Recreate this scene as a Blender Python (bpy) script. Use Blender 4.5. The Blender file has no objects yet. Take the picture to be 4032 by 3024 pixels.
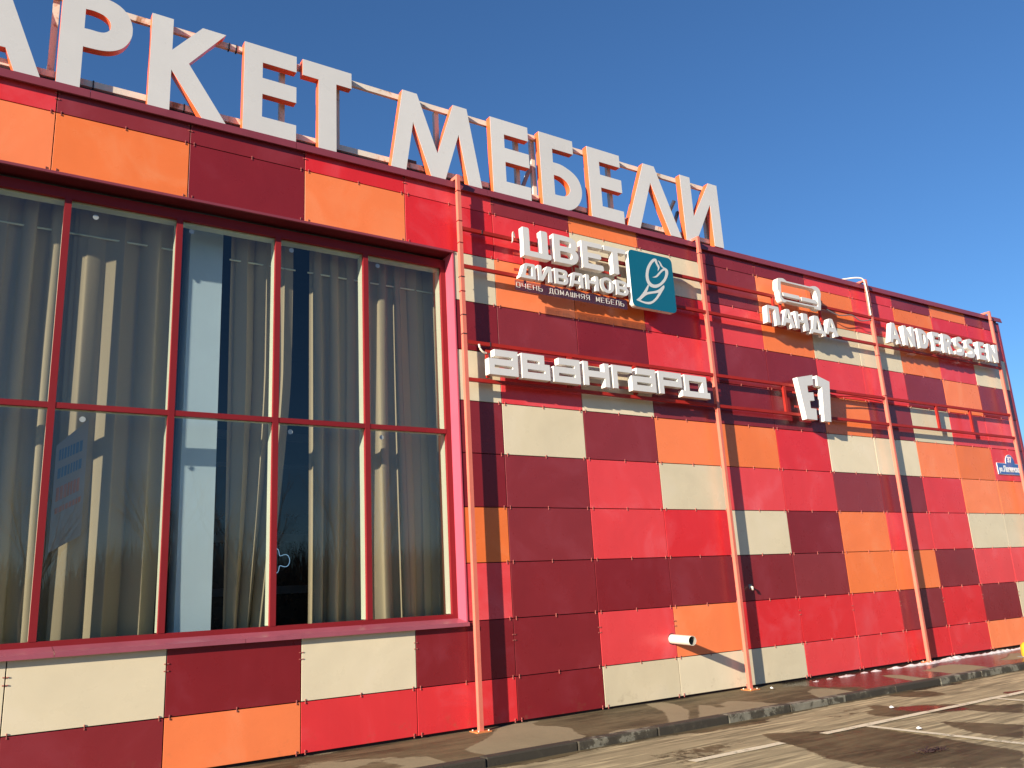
import bpy, math, random, json
from mathutils import Vector, Matrix, noise
from mathutils.geometry import tessellate_polygon
random.seed(7)
PI = math.pi
scene = bpy.context.scene
LET = json.loads('{"roof":[["P",[[-27,5791],[169,5791],[169,6241],[253,6241],[356,6250],[441,6276],[514,6325],[567,6395],[603,6486],[603,6585],[587,6674],[548,6748],[487,6798],[435,6826],[383,6846],[-27,6688]],[[177,6664],[238,6670],[300,6662],[351,6646],[391,6613],[407,6576],[407,6511],[380,6474],[344,6451],[295,6445],[234,6448],[177,6444]]],["A",[[-434,6525],[-159,5793],[-365,5793],[-451,6008],[-494,6008]]],["K",[[781,6850],[988,6850],[988,6486],[1280,6850],[1521,6850],[1155,6377],[1554,5775],[1314,5775],[988,6256],[988,5775],[781,5775]]],["E",[[1720,6850],[2298,6850],[2298,6651],[1920,6651],[1920,6460],[2298,6460],[2298,6264],[1922,6264],[1922,5987],[2299,5987],[2299,5775],[1720,5775]]],["T",[[2369,6850],[2952,6850],[2952,6649],[2766,6649],[2766,5775],[2556,5775],[2556,6647],[2369,6647]]],["M",[[3606,6850],[3800,6850],[4060,6112],[4303,6850],[4499,6850],[4681,5775],[4488,5775],[4369,6453],[4155,5775],[3969,5775],[3740,6452],[3631,5775],[3436,5775]]],["E2",[[4848,6850],[5428,6850],[5428,6646],[5049,6646],[5049,6452],[5426,6452],[5426,6253],[5049,6253],[5049,5973],[5425,5973],[5425,5775],[4848,5775]]],["B",[[5609,6850],[6171,6850],[6171,6649],[5817,6649],[5817,6444],[5942,6444],[6054,6407],[6166,6353],[6241,6273],[6276,6168],[6276,6075],[6249,5977],[6181,5875],[6094,5811],[5976,5775],[5828,5775],[5609,5775]],[[5815,6258],[5903,6258],[5981,6230],[6046,6185],[6075,6120],[6070,6058],[6006,5987],[5924,5971],[5815,5971]]],["E3",[[6421,6850],[7006,6850],[7006,6661],[6625,6661],[6625,6462],[7007,6462],[7007,6265],[6624,6265],[6624,5981],[7004,5981],[7004,5775],[6421,5775]]],["L",[[7461,6850],[7674,6850],[8096,5798],[7882,5798],[7572,6568],[7284,5771],[7053,5771]]],["I",[[8195,6850],[8400,6850],[8400,6203],[8795,6850],[8978,6850],[8978,5804],[8783,5804],[8783,6492],[8391,5786],[8195,5786]]]],"tsvet":[["TS",[[5097,5269],[5192,5269,30],[5192,4963],[5371,4963],[5371,5267],[5469,5267,30],[5469,4961],[5519,4961,30],[5511,4891,30],[5097,4891]]],["V",[[5564,5270],[5788,5270],[5886,5254],[5929,5210],[5935,5154],[5902,5091],[5936,5068],[5950,5014],[5937,4959],[5899,4914],[5842,4892],[5793,4892],[5564,4892]],[[5660,5199],[5792,5199],[5825,5192],[5839,5164],[5828,5129],[5791,5122],[5660,5122]],[[5658,5052],[5812,5052],[5839,5036],[5852,5005],[5838,4970],[5799,4961],[5658,4961]]],["E",[[6011,5269],[6358,5269,30],[6358,5202,20],[6106,5202],[6106,5117],[6325,5117,30],[6325,5048,20],[6106,5048],[6106,4966],[6355,4966,30],[6355,4892,20],[6011,4892]]],["T",[[6384,5268],[6764,5268,30],[6764,5204,20],[6618,5204],[6618,4893,20],[6522,4893],[6522,5201],[6379,5201]]]],"divan":[["D",[[5028,4632],[5041,4632],[5096,4789,30],[5254,4789,30],[5254,4592],[5020,4592]],[[5134,4755,15],[5203,4755],[5203,4630],[5101,4630]]],["I",[[5294,4796],[5346,4796,20],[5346,4655],[5432,4799],[5501,4799,20],[5501,4594],[5451,4594],[5451,4742],[5362,4595],[5294,4595]]],["V",[[5546,4799],[5691,4799],[5738,4785],[5752,4750],[5732,4714],[5754,4685],[5754,4648],[5734,4612],[5700,4595],[5546,4595]],[[5602,4760],[5671,4760],[5695,4754],[5693,4735],[5673,4721],[5602,4721]],[[5601,4680],[5681,4680],[5704,4668],[5702,4649],[5682,4633],[5601,4633]]],["A",[[5830,4796,30],[5994,4796,30],[5994,4597],[5938,4597],[5935,4642],[5842,4642],[5823,4596],[5773,4596]],[[5871,4760,15],[5943,4760],[5937,4684],[5851,4684]]],["H",[[6040,4802],[6094,4802,20],[6094,4728],[6195,4728],[6195,4801],[6247,4801,20],[6247,4599],[6193,4599],[6193,4686],[6093,4686],[6093,4601],[6040,4601]]],["O",[[6272,4741],[6293,4780],[6336,4805],[6383,4815],[6440,4808],[6483,4776],[6505,4732],[6505,4679],[6485,4633],[6442,4604],[6389,4596],[6332,4608],[6290,4639],[6272,4689]],[[6335,4742],[6349,4763],[6381,4774],[6425,4774],[6448,4746],[6452,4709],[6447,4670],[6429,4645],[6405,4638],[6365,4647],[6340,4681],[6332,4713]]],["V2",[[6541,4810],[6682,4810],[6728,4793],[6741,4756],[6725,4719],[6754,4685],[6747,4645],[6719,4614],[6688,4605],[6541,4605]],[[6595,4769],[6665,4769],[6691,4762],[6689,4742],[6667,4730],[6595,4730]],[[6596,4688],[6668,4688],[6696,4676],[6694,4656],[6671,4640],[6596,4646]]]],"teal":[["box",[[6804,5296,85],[7601,5296,85],[7601,4485,85],[6804,4485,85]]],["flower",[[7321,5065],[7354,5106],[7361,5132],[7349,5155],[7328,5176],[7325,5213],[7309,5242],[7274,5242],[7233,5221],[7189,5176],[7138,5111],[7102,5038],[7085,4961],[7085,4900],[7102,4848],[7132,4817],[7175,4801],[7237,4801],[7301,4823],[7369,4868],[7431,4921],[7479,4985],[7512,5053],[7516,5097],[7498,5125],[7464,5135],[7421,5143],[7399,5183],[7376,5213],[7344,5224],[7369,5190],[7380,5154],[7404,5131],[7431,5126],[7387,5093],[7338,5048],[7294,5003],[7251,4971],[7199,4953],[7241,4953],[7289,4966],[7324,4996],[7369,5041],[7413,5079],[7451,5097],[7465,5088],[7459,5044],[7436,4990],[7386,4932],[7333,4886],[7267,4856],[7212,4847],[7172,4860],[7141,4891],[7133,4945],[7140,5001],[7158,5053],[7183,5101],[7229,5162],[7256,5188],[7285,5203],[7293,5176],[7312,5142],[7332,5115]]],["leaf",[[7109,4828],[7126,4819],[7102,4764],[7073,4714],[7121,4730],[7199,4749],[7255,4767],[7313,4798],[7366,4843],[7405,4871],[7417,4848],[7397,4811],[7355,4761],[7308,4699],[7255,4642],[7194,4591],[7137,4558],[7090,4544],[7022,4544],[6949,4557],[6870,4574],[6918,4609],[6977,4666],[7038,4735],[7084,4797]],[[6945,4583],[7003,4631],[7069,4680],[7140,4703],[7219,4723],[7295,4743],[7262,4698],[7226,4656],[7174,4612],[7118,4585],[7056,4573],[6996,4573]]]],"avan":[["a",[[4592,3626],[4913,3626],[4913,3322],[4511,3322],[4511,3514],[4835,3514],[4835,3547],[4592,3547]],[[4587,3439],[4837,3439],[4837,3405],[4587,3405]]],["v",[[4968,3624],[5295,3624],[5295,3513],[5372,3513],[5372,3319],[4968,3319]],[[5046,3546],[5218,3546],[5218,3511],[5046,3511]],[[5047,3435],[5298,3435],[5298,3399],[5047,3399]]],["a2",[[5511,3624],[5832,3624],[5832,3317],[5425,3317],[5425,3512],[5751,3512],[5751,3544],[5511,3544]],[[5504,3434],[5754,3434],[5754,3398],[5504,3398]]],["n",[[5887,3627],[5962,3627],[5962,3514],[6220,3514],[6220,3627],[6295,3627],[6295,3320],[6219,3320],[6219,3433],[5963,3433],[5963,3322],[5887,3322]]],["g",[[6352,3627],[6679,3627],[6679,3546],[6429,3546],[6429,3321],[6352,3321]]],["a3",[[6761,3627],[7081,3627],[7081,3319],[6669,3319],[6669,3516],[7002,3516],[6999,3546],[6754,3546]],[[6750,3438],[7006,3438],[7006,3400],[6750,3400]]],["r",[[7138,3626],[7551,3626],[7551,3431],[7220,3431],[7220,3320],[7138,3320]],[[7219,3546],[7480,3546],[7473,3511],[7219,3511]]],["d",[[7608,3623],[8022,3623],[8022,3400],[8071,3400],[8071,3317],[7548,3317],[7555,3401],[7608,3401]],[[7687,3543],[7945,3543],[7945,3398],[7687,3398]]]],"panda":[["P",[[9507,4904,30],[9775,4904,30],[9775,4620],[9681,4598],[9681,4854],[9548,4854],[9548,4623],[9479,4623]]],["A",[[9942,4901,20],[10023,4901,20],[10117,4620],[10027,4597],[10013,4678],[9915,4678],[9878,4618],[9810,4618]],[[9977,4852],[10019,4752],[9932,4752]]],["N",[[10156,4894],[10231,4894,15],[10231,4768],[10328,4768],[10328,4885],[10446,4885,15],[10446,4614],[10350,4597],[10350,4723],[10236,4723],[10220,4616],[10156,4616]]],["D",[[10604,4888,20],[10711,4888,20],[10792,4651],[10848,4651],[10848,4569],[10772,4562],[10765,4601],[10539,4601],[10521,4573],[10465,4573],[10487,4641],[10532,4656]],[[10680,4833],[10730,4659],[10617,4659]]],["A2",[[10984,4890,20],[11071,4890,20],[11173,4610],[11065,4586],[11047,4661],[10954,4668],[10920,4617],[10856,4617]],[[11030,4838],[11065,4740],[10982,4740]]]],"sofa":[["ring",[[9862,5394,40],[9985,5410,40],[10059,5372],[10619,5372],[10680,5392,20],[10776,5403,40],[10862,5370,40],[10876,5284],[10844,5191],[10844,5123],[10812,5001,15],[10693,5001,15],[10650,5030],[9989,5030],[9957,5007,15],[9884,5007,40],[9844,5066],[9844,5179],[9812,5211,30],[9838,5357,30]],[[9911,5347,12],[10679,5347,20],[10743,5322],[10762,5276],[10778,5191],[10756,5054,12],[9939,5054,25],[9888,5092],[9897,5206]]],["c1",[[9923,5168,14],[10314,5168,14],[10325,5108,14],[9935,5108,14]]],["c2",[[10364,5160,14],[10736,5160,14],[10744,5096,14],[10364,5096,14]]]],"ander":[["A",[[12716,5056],[12800,5056,20],[12913,4693],[12820,4685],[12796,4759],[12701,4759],[12671,4693],[12584,4693]],[[12762,4938],[12779,4840],[12726,4840]]],["N",[[13054,5047],[13129,5054,10],[13260,4864],[13276,5055],[13372,5055,10],[13344,4692],[13266,4692],[13138,4870],[13121,4689],[13023,4689]]],["D",[[13476,5052],[13631,5052],[13725,5009],[13788,4934],[13775,4829],[13728,4740],[13650,4691],[13476,4691]],[[13595,4969],[13659,4969],[13695,4909],[13679,4830],[13636,4786],[13595,4776]]],["E",[[13928,5049,20],[14160,5049],[14146,4974],[13995,4974],[13989,4908],[14140,4908],[14126,4844],[13987,4844],[13981,4771],[14157,4771],[14137,4695],[13928,4695,20]]],["R",[[14270,5056],[14412,5056],[14516,5032],[14553,4970],[14533,4908],[14484,4863],[14546,4689],[14425,4689],[14390,4819],[14363,4822],[14344,4692],[14231,4692]],[[14360,4973],[14428,4968],[14452,4938],[14421,4913],[14360,4913]]],["S",[[14868,5064],[14916,5035],[14904,4981],[14792,4981],[14765,4949],[14856,4893],[14935,4849],[14935,4783],[14875,4709],[14786,4691],[14685,4691],[14609,4705],[14637,4775],[14742,4760],[14825,4783],[14833,4824],[14688,4873],[14667,4950],[14705,5028],[14797,5064]]],["S2",[[15235,5068],[15284,5038],[15272,4983],[15158,4983],[15129,4951],[15223,4895],[15303,4850],[15303,4782],[15241,4708],[15150,4690],[15046,4690],[14968,4704],[14998,4774],[15104,4760],[15190,4783],[15198,4824],[15050,4874],[15029,4952],[15068,5031],[15163,5068]]],["E2",[[15461,5053,20],[15691,5053],[15686,4993],[15539,4976],[15535,4937],[15692,4925],[15682,4862],[15529,4844],[15521,4787],[15703,4787],[15684,4699],[15416,4699,20]]],["N2",[[15818,5049],[15910,5049,10],[16039,4875],[16039,5053],[16162,5064,10],[16115,4699],[16019,4699],[15904,4860],[15887,4695],[15768,4695]]]],"e1":[["E",[[9982,3813],[10353,3887],[10341,3726],[10195,3704],[10195,3596],[10316,3608],[10316,3479],[10205,3469],[10205,3352],[10334,3352],[10318,3178],[10075,3178]]],["1",[[10458,3889],[10751,3816],[10649,3171],[10487,3171],[10545,3715],[10444,3724]]]],"plate":[["outer",[[15704,2776],[15704,2560],[16478,2560],[16478,2773],[16366,2773],[16361,2822],[16347,2860],[16313,2904],[16272,2933],[16204,2945],[16139,2927],[16090,2894],[16058,2847],[16037,2776]]]]}')
GROUND = json.loads('{"dry":[[[3.67,-0.81],[3.67,-0.87],[3.66,-0.96],[3.68,-1.05],[3.69,-1.15],[3.72,-1.21],[3.83,-1.24],[3.93,-1.23],[4.03,-1.24],[4.17,-1.2],[4.88,-0.3],[4.86,-0.23],[4.92,-0.09],[5.05,-0.01],[4.95,0.07],[4.84,0.07],[4.62,0.01],[4.49,-0.07],[4.28,-0.31],[4.2,-0.39],[4.03,-0.55],[3.9,-0.63],[3.78,-0.71]],[[4.88,-0.27],[4.98,-0.42],[5.02,-0.65],[4.87,-0.94],[4.86,-1.09],[4.66,-1.27],[4.31,-1.35],[4.0,-1.28],[4.11,-0.84],[4.54,-0.33]],[[6.96,-0.52],[7.01,-0.67],[6.93,-0.83],[7.04,-0.87],[7.12,-0.67],[7.22,-0.64],[7.39,-0.57],[7.47,-0.68],[7.58,-0.93],[7.56,-1.01],[7.61,-1.14],[7.59,-1.24],[7.39,-1.29],[7.09,-1.29],[6.88,-1.22],[6.62,-1.26],[6.44,-1.23],[6.22,-1.25]],[[6.61,0.01],[6.84,-0.02],[6.83,-0.27],[6.59,-0.74],[6.09,-1.24],[5.83,-1.25],[6.35,-0.6]],[[5.12,-1.12],[5.3,-1.07],[5.49,-1.15],[5.41,-1.22],[5.22,-1.22],[5.08,-1.19]],[[10.46,-0.55],[10.61,-0.56],[10.68,-0.72],[10.57,-0.99],[10.54,-1.22],[10.26,-1.27],[10.16,-1.24],[10.29,-0.97],[10.36,-0.73]],[[11.24,-0.65],[11.48,-0.63],[11.96,-0.5],[12.22,-0.55],[12.28,-0.77],[12.17,-1.03],[12.15,-1.13],[11.79,-1.14],[11.44,-1.24],[11.14,-1.22],[11.23,-0.98],[11.26,-0.81]],[[8.6,-0.76],[8.83,-0.66],[8.98,-0.75],[8.98,-0.93],[8.94,-1.2],[8.64,-1.31],[8.37,-1.29],[8.24,-1.21],[8.44,-0.95]],[[13.09,-0.65],[13.13,-0.77],[13.52,-0.67],[14.08,-0.44],[14.23,-0.52],[14.14,-0.63],[13.54,-0.93],[13.24,-0.92],[13.12,-0.83]]],"wet":[[[8.46,-1.67],[8.54,-1.75],[8.52,-2.01],[8.84,-2.15],[9.07,-2.4],[9.12,-2.71],[9.41,-2.94],[8.79,-3.25],[8.7,-2.95],[8.68,-2.71],[8.37,-2.62],[8.13,-2.41],[7.9,-2.37],[7.86,-2.21],[7.95,-2.04],[8.22,-1.9]],[[9.48,-1.25],[9.75,-1.39],[9.91,-1.51],[9.86,-1.75],[9.75,-1.87],[9.49,-1.88],[9.32,-1.74],[9.28,-1.52],[9.27,-1.41]],[[10.18,-2.31],[10.57,-2.37],[10.15,-2.57],[10.08,-2.44]],[[6.32,-2.01],[6.46,-2.11],[6.71,-2.29],[6.84,-2.38],[7.21,-2.49],[7.15,-3.03],[7.08,-3.38],[6.87,-4.19],[6.3,-4.47],[5.79,-3.88],[5.64,-3.71],[5.69,-3.39],[5.69,-3.18],[5.86,-2.95],[5.97,-2.73],[6.05,-2.45],[6.15,-2.22]],[[7.88,-2.91],[8.0,-3.16],[8.12,-3.58],[7.4,-3.93],[7.46,-3.46],[7.67,-3.11]]]}')
CAM_R = [[0.837821, -0.5432438, -0.0542415], [0.0898447, 0.2351945, -0.9677869], [0.5385015, 0.8059589, 0.2458585]]
CAM_C = [-0.422, -8.05267, 0.83899]
CAM_F = 3301.212

# ------------------------------------------------------------ camera, sky, sun, exposure
cam = bpy.data.cameras.new('camera'); cam_o = bpy.data.objects.new('camera', cam)
scene.collection.objects.link(cam_o); scene.camera = cam_o
m = Matrix.Identity(4)
for i in range(3):
    m[i][0] = CAM_R[0][i]; m[i][1] = -CAM_R[1][i]; m[i][2] = -CAM_R[2][i]; m[i][3] = CAM_C[i]
cam_o.matrix_world = m
cam.sensor_width = 36.0; cam.lens = CAM_F / 4032 * 36.0
cam.clip_start = 0.05; cam.clip_end = 3000
SUN_TO = Vector((3.0, 1.0, -1.04)).normalized()          # the way the light travels
elev = math.asin(-SUN_TO.z); az = math.atan2(-SUN_TO.x, -SUN_TO.y)   # azimuth clockwise from +Y
world = bpy.data.worlds.new('World'); scene.world = world; world.use_nodes = True
wn = world.node_tree; bg = wn.nodes['Background']
sky = wn.nodes.new('ShaderNodeTexSky'); sky.sky_type = 'NISHITA'; sky.sun_disc = False
sky.sun_elevation = elev; sky.sun_rotation = az
sky.altitude = 100; sky.air_density = 1.15; sky.dust_density = 0.0; sky.ozone_density = 8.0
wn.links.new(sky.outputs[0], bg.inputs[0]); bg.inputs[1].default_value = 0.071
sun = bpy.data.lights.new('sun', 'SUN'); sun.energy = 5.0; sun.angle = math.radians(0.53); sun.color = (1.0, 0.87, 0.70)
sun_o = bpy.data.objects.new('sun', sun); scene.collection.objects.link(sun_o)
sun_o.rotation_euler = SUN_TO.to_track_quat('-Z', 'Y').to_euler()
vs = scene.view_settings; vs.view_transform = 'Standard'; vs.look = 'None'; vs.gamma = 1.0
vs.use_curve_mapping = False; vs.exposure = 1.06
scene.render.engine = 'CYCLES'

# ------------------------------------------------------------ object helpers
COL = scene.collection
class MB:
    def __init__(s): s.v = []; s.f = []; s.m = []
    def quad(s, a, b, c, d, mi=0):
        n = len(s.v); s.v += [tuple(a), tuple(b), tuple(c), tuple(d)]; s.f.append((n, n+1, n+2, n+3)); s.m.append(mi)
    def box(s, x0, x1, y0, y1, z0, z1, mi=0):
        n = len(s.v)
        s.v += [(x, y, z) for z in (z0, z1) for y in (y0, y1) for x in (x0, x1)]
        for q in ((0,2,3,1), (4,5,7,6), (0,1,5,4), (2,6,7,3), (0,4,6,2), (1,3,7,5)):
            s.f.append(tuple(n+i for i in q)); s.m.append(mi)
    def bar(s, a, b, w, h=None, up=(0, 0, 1), mi=0):
        a = Vector(a); b = Vector(b); h = h or w; d = (b-a).normalized(); u = Vector(up)
        if abs(d.dot(u)) > 0.99: u = Vector((0, 1, 0))
        sd = d.cross(u).normalized(); u = sd.cross(d).normalized(); n = len(s.v)
        for p in (a, b):
            for i, j in ((-1,-1), (1,-1), (1,1), (-1,1)):
                s.v.append(tuple(p + sd*(i*w/2) + u*(j*h/2)))
        for q in ((0,1,2,3), (7,6,5,4), (0,4,5,1), (1,5,6,2), (2,6,7,3), (3,7,4,0)):
            s.f.append(tuple(n+i for i in q)); s.m.append(mi)
    def tube(s, pts, r, seg=8, mi=0, r2=None):
        pts = [Vector(p) for p in pts]; n = len(s.v); k = len(pts)
        for i, p in enumerate(pts):
            d = (pts[min(i+1, k-1)] - pts[max(i-1, 0)]).normalized()
            u = Vector((0, 0, 1)) if abs(d.z) < 0.9 else Vector((0, 1, 0))
            sd = d.cross(u).normalized(); u = sd.cross(d)
            rr = r if r2 is None else r + (r2-r)*i/(k-1)
            for j in range(seg):
                t = 2*PI*j/seg; s.v.append(tuple(p + sd*rr*math.cos(t) + u*rr*math.sin(t)))
        for i in range(k-1):
            for j in range(seg):
                a = n+i*seg+j; b = n+i*seg+(j+1) % seg
                s.f.append((a, b, b+seg, a+seg)); s.m.append(mi)
        s.f.append(tuple(n+j for j in range(seg))[::-1]); s.m.append(mi)
        s.f.append(tuple(n+(k-1)*seg+j for j in range(seg))); s.m.append(mi)
    def prism(s, loops, y0, y1, mi=0):
        """loops: outer then holes, of (x, z); front at y0, back at y1"""
        L3 = [[Vector((p[0], p[1], 0)) for p in l] for l in loops]
        tris = tessellate_polygon(L3); flat = [p for l in loops for p in l]; n = len(s.v); N = len(flat)
        s.v += [(p[0], y0, p[1]) for p in flat] + [(p[0], y1, p[1]) for p in flat]
        for t in tris:
            a, b, c = (flat[i] for i in t)
            ccw = (b[0]-a[0])*(c[1]-a[1]) - (b[1]-a[1])*(c[0]-a[0]) > 0
            t = tuple(t) if ccw else tuple(t)[::-1]
            s.f.append(tuple(n+i for i in t)); s.m.append(mi)
            s.f.append(tuple(n+N+i for i in t[::-1])); s.m.append(mi)
        o = 0
        for li, l in enumerate(loops):
            area = sum(l[i][0]*l[(i+1) % len(l)][1]-l[(i+1) % len(l)][0]*l[i][1] for i in range(len(l)))
            flip = (area > 0) == (li == 0)
            for i in range(len(l)):
                a = n+o+i; b = n+o+(i+1) % len(l)
                q = (a, a+N, b+N, b) if flip else (b, b+N, a+N, a)
                s.f.append(q); s.m.append(mi)
            o += len(l)
    def build(s, name, mats, parent=None, smooth=False, origin=None):
        me = bpy.data.meshes.new(name)
        if not isinstance(mats, (list, tuple)): mats = [mats]
        o3 = Vector(origin) if origin is not None else Vector((0, 0, 0))
        me.from_pydata([tuple(Vector(v)-o3) for v in s.v], [], s.f)
        for mt in mats: me.materials.append(mt)
        if any(s.m): me.polygons.foreach_set('material_index', s.m)
        if smooth: me.polygons.foreach_set('use_smooth', [True]*len(s.f))
        me.update()
        o = bpy.data.objects.new(name, me); COL.objects.link(o); o.location = o3
        if parent:
            o.parent = parent
            pl = Vector((0, 0, 0)); q = parent
            while q: pl += q.location; q = q.parent
            o.location = o3 - pl
        return o
def tag(o, label=None, cat=None, group=None, kind=None):
    if label: o['label'] = label
    if cat: o['category'] = cat
    if group: o['group'] = group
    if kind: o['kind'] = kind
    return o
def thing(name, loc, label, cat, group=None):
    o = bpy.data.objects.new(name, None); COL.objects.link(o); o.location = loc; o.empty_display_size = 0.2
    return tag(o, label, cat, group)

# ------------------------------------------------------------ materials
def s2l(r, g, b):
    return tuple(((c/255)/12.92 if c/255 <= 0.04045 else ((c/255+0.055)/1.055)**2.4) for c in (r, g, b)) + (1.0,)
class NT:
    def __init__(s, name):
        s.m = bpy.data.materials.new(name); s.m.use_nodes = True; s.t = s.m.node_tree
        s.b = s.t.nodes['Principled BSDF']
    def n(s, ty, **kw):
        nd = s.t.nodes.new(ty)
        for k, v in kw.items():
            if k[0] == '_': setattr(nd, k[1:], v)
        return nd
    def l(s, a, b): s.t.links.new(a, b)
    def coords(s, kind='Object', scale=(1, 1, 1)):
        tc = s.n('ShaderNodeTexCoord') if kind != 'World' else s.n('ShaderNodeNewGeometry')
        mp = s.n('ShaderNodeMapping'); mp.inputs['Scale'].default_value = scale
        s.l(tc.outputs['Position'] if kind == 'World' else tc.outputs[kind], mp.inputs[0]); return mp.outputs[0]
    def noise(s, vec, scale, detail=4, rough=0.6, dist=0.0):
        nd = s.n('ShaderNodeTexNoise'); nd.inputs['Scale'].default_value = scale; nd.inputs['Detail'].default_value = detail
        nd.inputs['Roughness'].default_value = rough; nd.inputs['Distortion'].default_value = dist
        s.l(vec, nd.inputs['Vector']); return nd.outputs['Fac']
    def ramp(s, fac, stops):
        nd = s.n('ShaderNodeValToRGB'); e = nd.color_ramp.elements
        while len(e) < len(stops): e.new(0.5)
        for i, (p, c) in enumerate(stops):
            e[i].position = p; e[i].color = c if len(c) == 4 else tuple(c)+(1,)
        s.l(fac, nd.inputs[0]); return nd.outputs[0]
    def mix(s, fac, a, b):
        nd = s.n('ShaderNodeMix', _data_type='RGBA')
        for inp, v in ((0, fac), (6, a), (7, b)):
            if isinstance(v, (tuple, float, int)): nd.inputs[inp].default_value = v
            else: s.l(v, nd.inputs[inp])
        return nd.outputs[2]
    def math(s, op, a, b=0.0, clamp=False):
        nd = s.n('ShaderNodeMath', _operation=op); nd.use_clamp = clamp
        for i, v in enumerate((a, b)):
            if isinstance(v, (float, int)): nd.inputs[i].default_value = v
            else: s.l(v, nd.inputs[i])
        return nd.outputs[0]
    def bump(s, h, strength, dist=0.01):
        nd = s.n('ShaderNodeBump'); nd.inputs['Strength'].default_value = strength; nd.inputs['Distance'].default_value = dist
        s.l(h, nd.inputs['Height']); s.l(nd.outputs[0], s.b.inputs['Normal'])
def g(v): return (v, v, v, 1)
def scl(c, k): return tuple(min(1, x*k) for x in c[:3]) + (1,)

def painted(name, col, rough=0.4, var=0.10, stain=0.0, spec=0.5, nscale=1.7, dirtcol=None, bumpy=0.02):
    t = NT(name); v = t.coords('World')
    oi = t.n('ShaderNodeObjectInfo')
    n1 = t.noise(v, nscale, 5, 0.62, 0.4); n2 = t.noise(v, 55, 2, 0.5)
    c = t.ramp(n1, [(0.28, scl(col, 1-var)), (0.72, scl(col, 1+var))])
    c = t.mix(t.math('MULTIPLY', n2, 0.10), c, scl(col, 0.7))
    # every piece differs a touch in tone
    hs = t.n('ShaderNodeHueSaturation'); t.l(c, hs.inputs['Color'])
    t.l(t.math('ADD', t.math('MULTIPLY', oi.outputs['Random'], 0.10), 0.95), hs.inputs['Value'])
    c = hs.outputs[0]
    if stain:
        sv = t.coords('World', (2.5, 2.5, 0.45)); n3 = t.noise(sv, 2.2, 6, 0.7)
        k = t.ramp(n3, [(0.56, g(0)), (0.80, g(stain))])
        c = t.mix(k, c, dirtcol or scl(col, 0.45))
    t.l(c, t.b.inputs['Base Color'])
    rr = t.ramp(t.noise(v, 3.1, 4, 0.6), [(0.3, g(max(0.02, rough-0.08))), (0.7, g(rough+0.10))])
    t.l(rr, t.b.inputs['Roughness']); t.b.inputs['Specular IOR Level'].default_value = spec
    if bumpy: t.bump(t.noise(v, 1.6, 2, 0.5), bumpy, 0.2)
    return t.m
def panel_mat(name, col, fade):
    """painted fibre panel: cloudy fading, faint streaks running down, dirt low on the wall"""
    t = NT(name); v = t.coords('World'); oi = t.n('ShaderNodeObjectInfo')
    off = t.n('ShaderNodeVectorMath', _operation='ADD'); t.l(v, off.inputs[0])
    cmb = t.n('ShaderNodeCombineXYZ'); t.l(t.math('MULTIPLY', oi.outputs['Random'], 37.0), cmb.inputs[1]); t.l(cmb.outputs[0], off.inputs[1])
    n1 = t.noise(off.outputs[0], 1.5, 6, 0.6, 0.7)
    c = t.ramp(n1, [(0.30, scl(col, 0.93)), (0.52, col), (0.72, fade)])
    mp = t.n('ShaderNodeMapping'); mp.inputs['Scale'].default_value = (9, 9, 0.8); t.l(off.outputs[0], mp.inputs[0])
    n2 = t.noise(mp.outputs[0], 1.6, 5, 0.65)
    c = t.mix(t.ramp(n2, [(0.52, g(0)), (0.78, g(0.16))]), c, fade)
    gm = t.n('ShaderNodeNewGeometry'); sp = t.n('ShaderNodeSeparateXYZ'); t.l(gm.outputs['Position'], sp.inputs[0])
    low = t.math('SUBTRACT', 1.0, t.math('MULTIPLY', t.math('ADD', sp.outputs[2], 0.46), 4.0), True)
    k = t.math('MULTIPLY', low, t.ramp(t.noise(v, 7, 5, 0.7), [(0.56, g(0)), (0.78, g(0.7))]))
    c = t.mix(k, c, s2l(120, 98, 70))
    hs = t.n('ShaderNodeHueSaturation'); t.l(c, hs.inputs['Color'])
    t.l(t.math('ADD', t.math('MULTIPLY', oi.outputs['Random'], 0.14), 0.93), hs.inputs['Value'])
    t.l(t.math('ADD', t.math('MULTIPLY', oi.outputs['Random'], -0.06), 1.02), hs.inputs['Saturation'])
    t.l(hs.outputs[0], t.b.inputs['Base Color'])
    t.l(t.ramp(t.noise(off.outputs[0], 4, 4, 0.6), [(0.3, g(0.25)), (0.75, g(0.36))]), t.b.inputs['Roughness'])
    t.b.inputs['Specular IOR Level'].default_value = 0.30
    t.bump(t.noise(off.outputs[0], 1.1, 2, 0.5), 0.05, 0.2)
    return t.m
M = {}
M['M'] = panel_mat('maroon_panel', (0.215, 0.0180, 0.024, 1), (0.240, 0.029, 0.040, 1))
M['R'] = panel_mat('red_panel', (0.670, 0.033, 0.040, 1), (0.690, 0.072, 0.086, 1))
M['O'] = panel_mat('orange_panel', (0.820, 0.190, 0.052, 1), (0.820, 0.235, 0.085, 1))
M['B'] = panel_mat('beige_panel', (0.660, 0.580, 0.405, 1), (0.690, 0.610, 0.445, 1))
M['back'] = painted('dark_backing', (0.030, 0.012, 0.012, 1), 0.8, 0.2)
M['coping'] = painted('purple_sheet_metal', (0.200, 0.036, 0.052, 1), 0.42, 0.08, 0.25)
M['frame'] = painted('window_frame_red', (0.205, 0.014, 0.018, 1), 0.45, 0.05, spec=0.25)
M['reveal'] = painted('reveal_rose', (0.520, 0.090, 0.140, 1), 0.36, 0.05)
M['soffit'] = painted('soffit_dark_red', (0.095, 0.010, 0.015, 1), 0.6, 0.06, spec=0.2)
M['sill'] = painted('sill_rose', (0.330, 0.085, 0.120, 1), 0.35, 0.10, 0.35)
M['inner'] = painted('pale_inner_frame', (0.740, 0.800, 0.640, 1), 0.4, 0.04)
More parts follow.
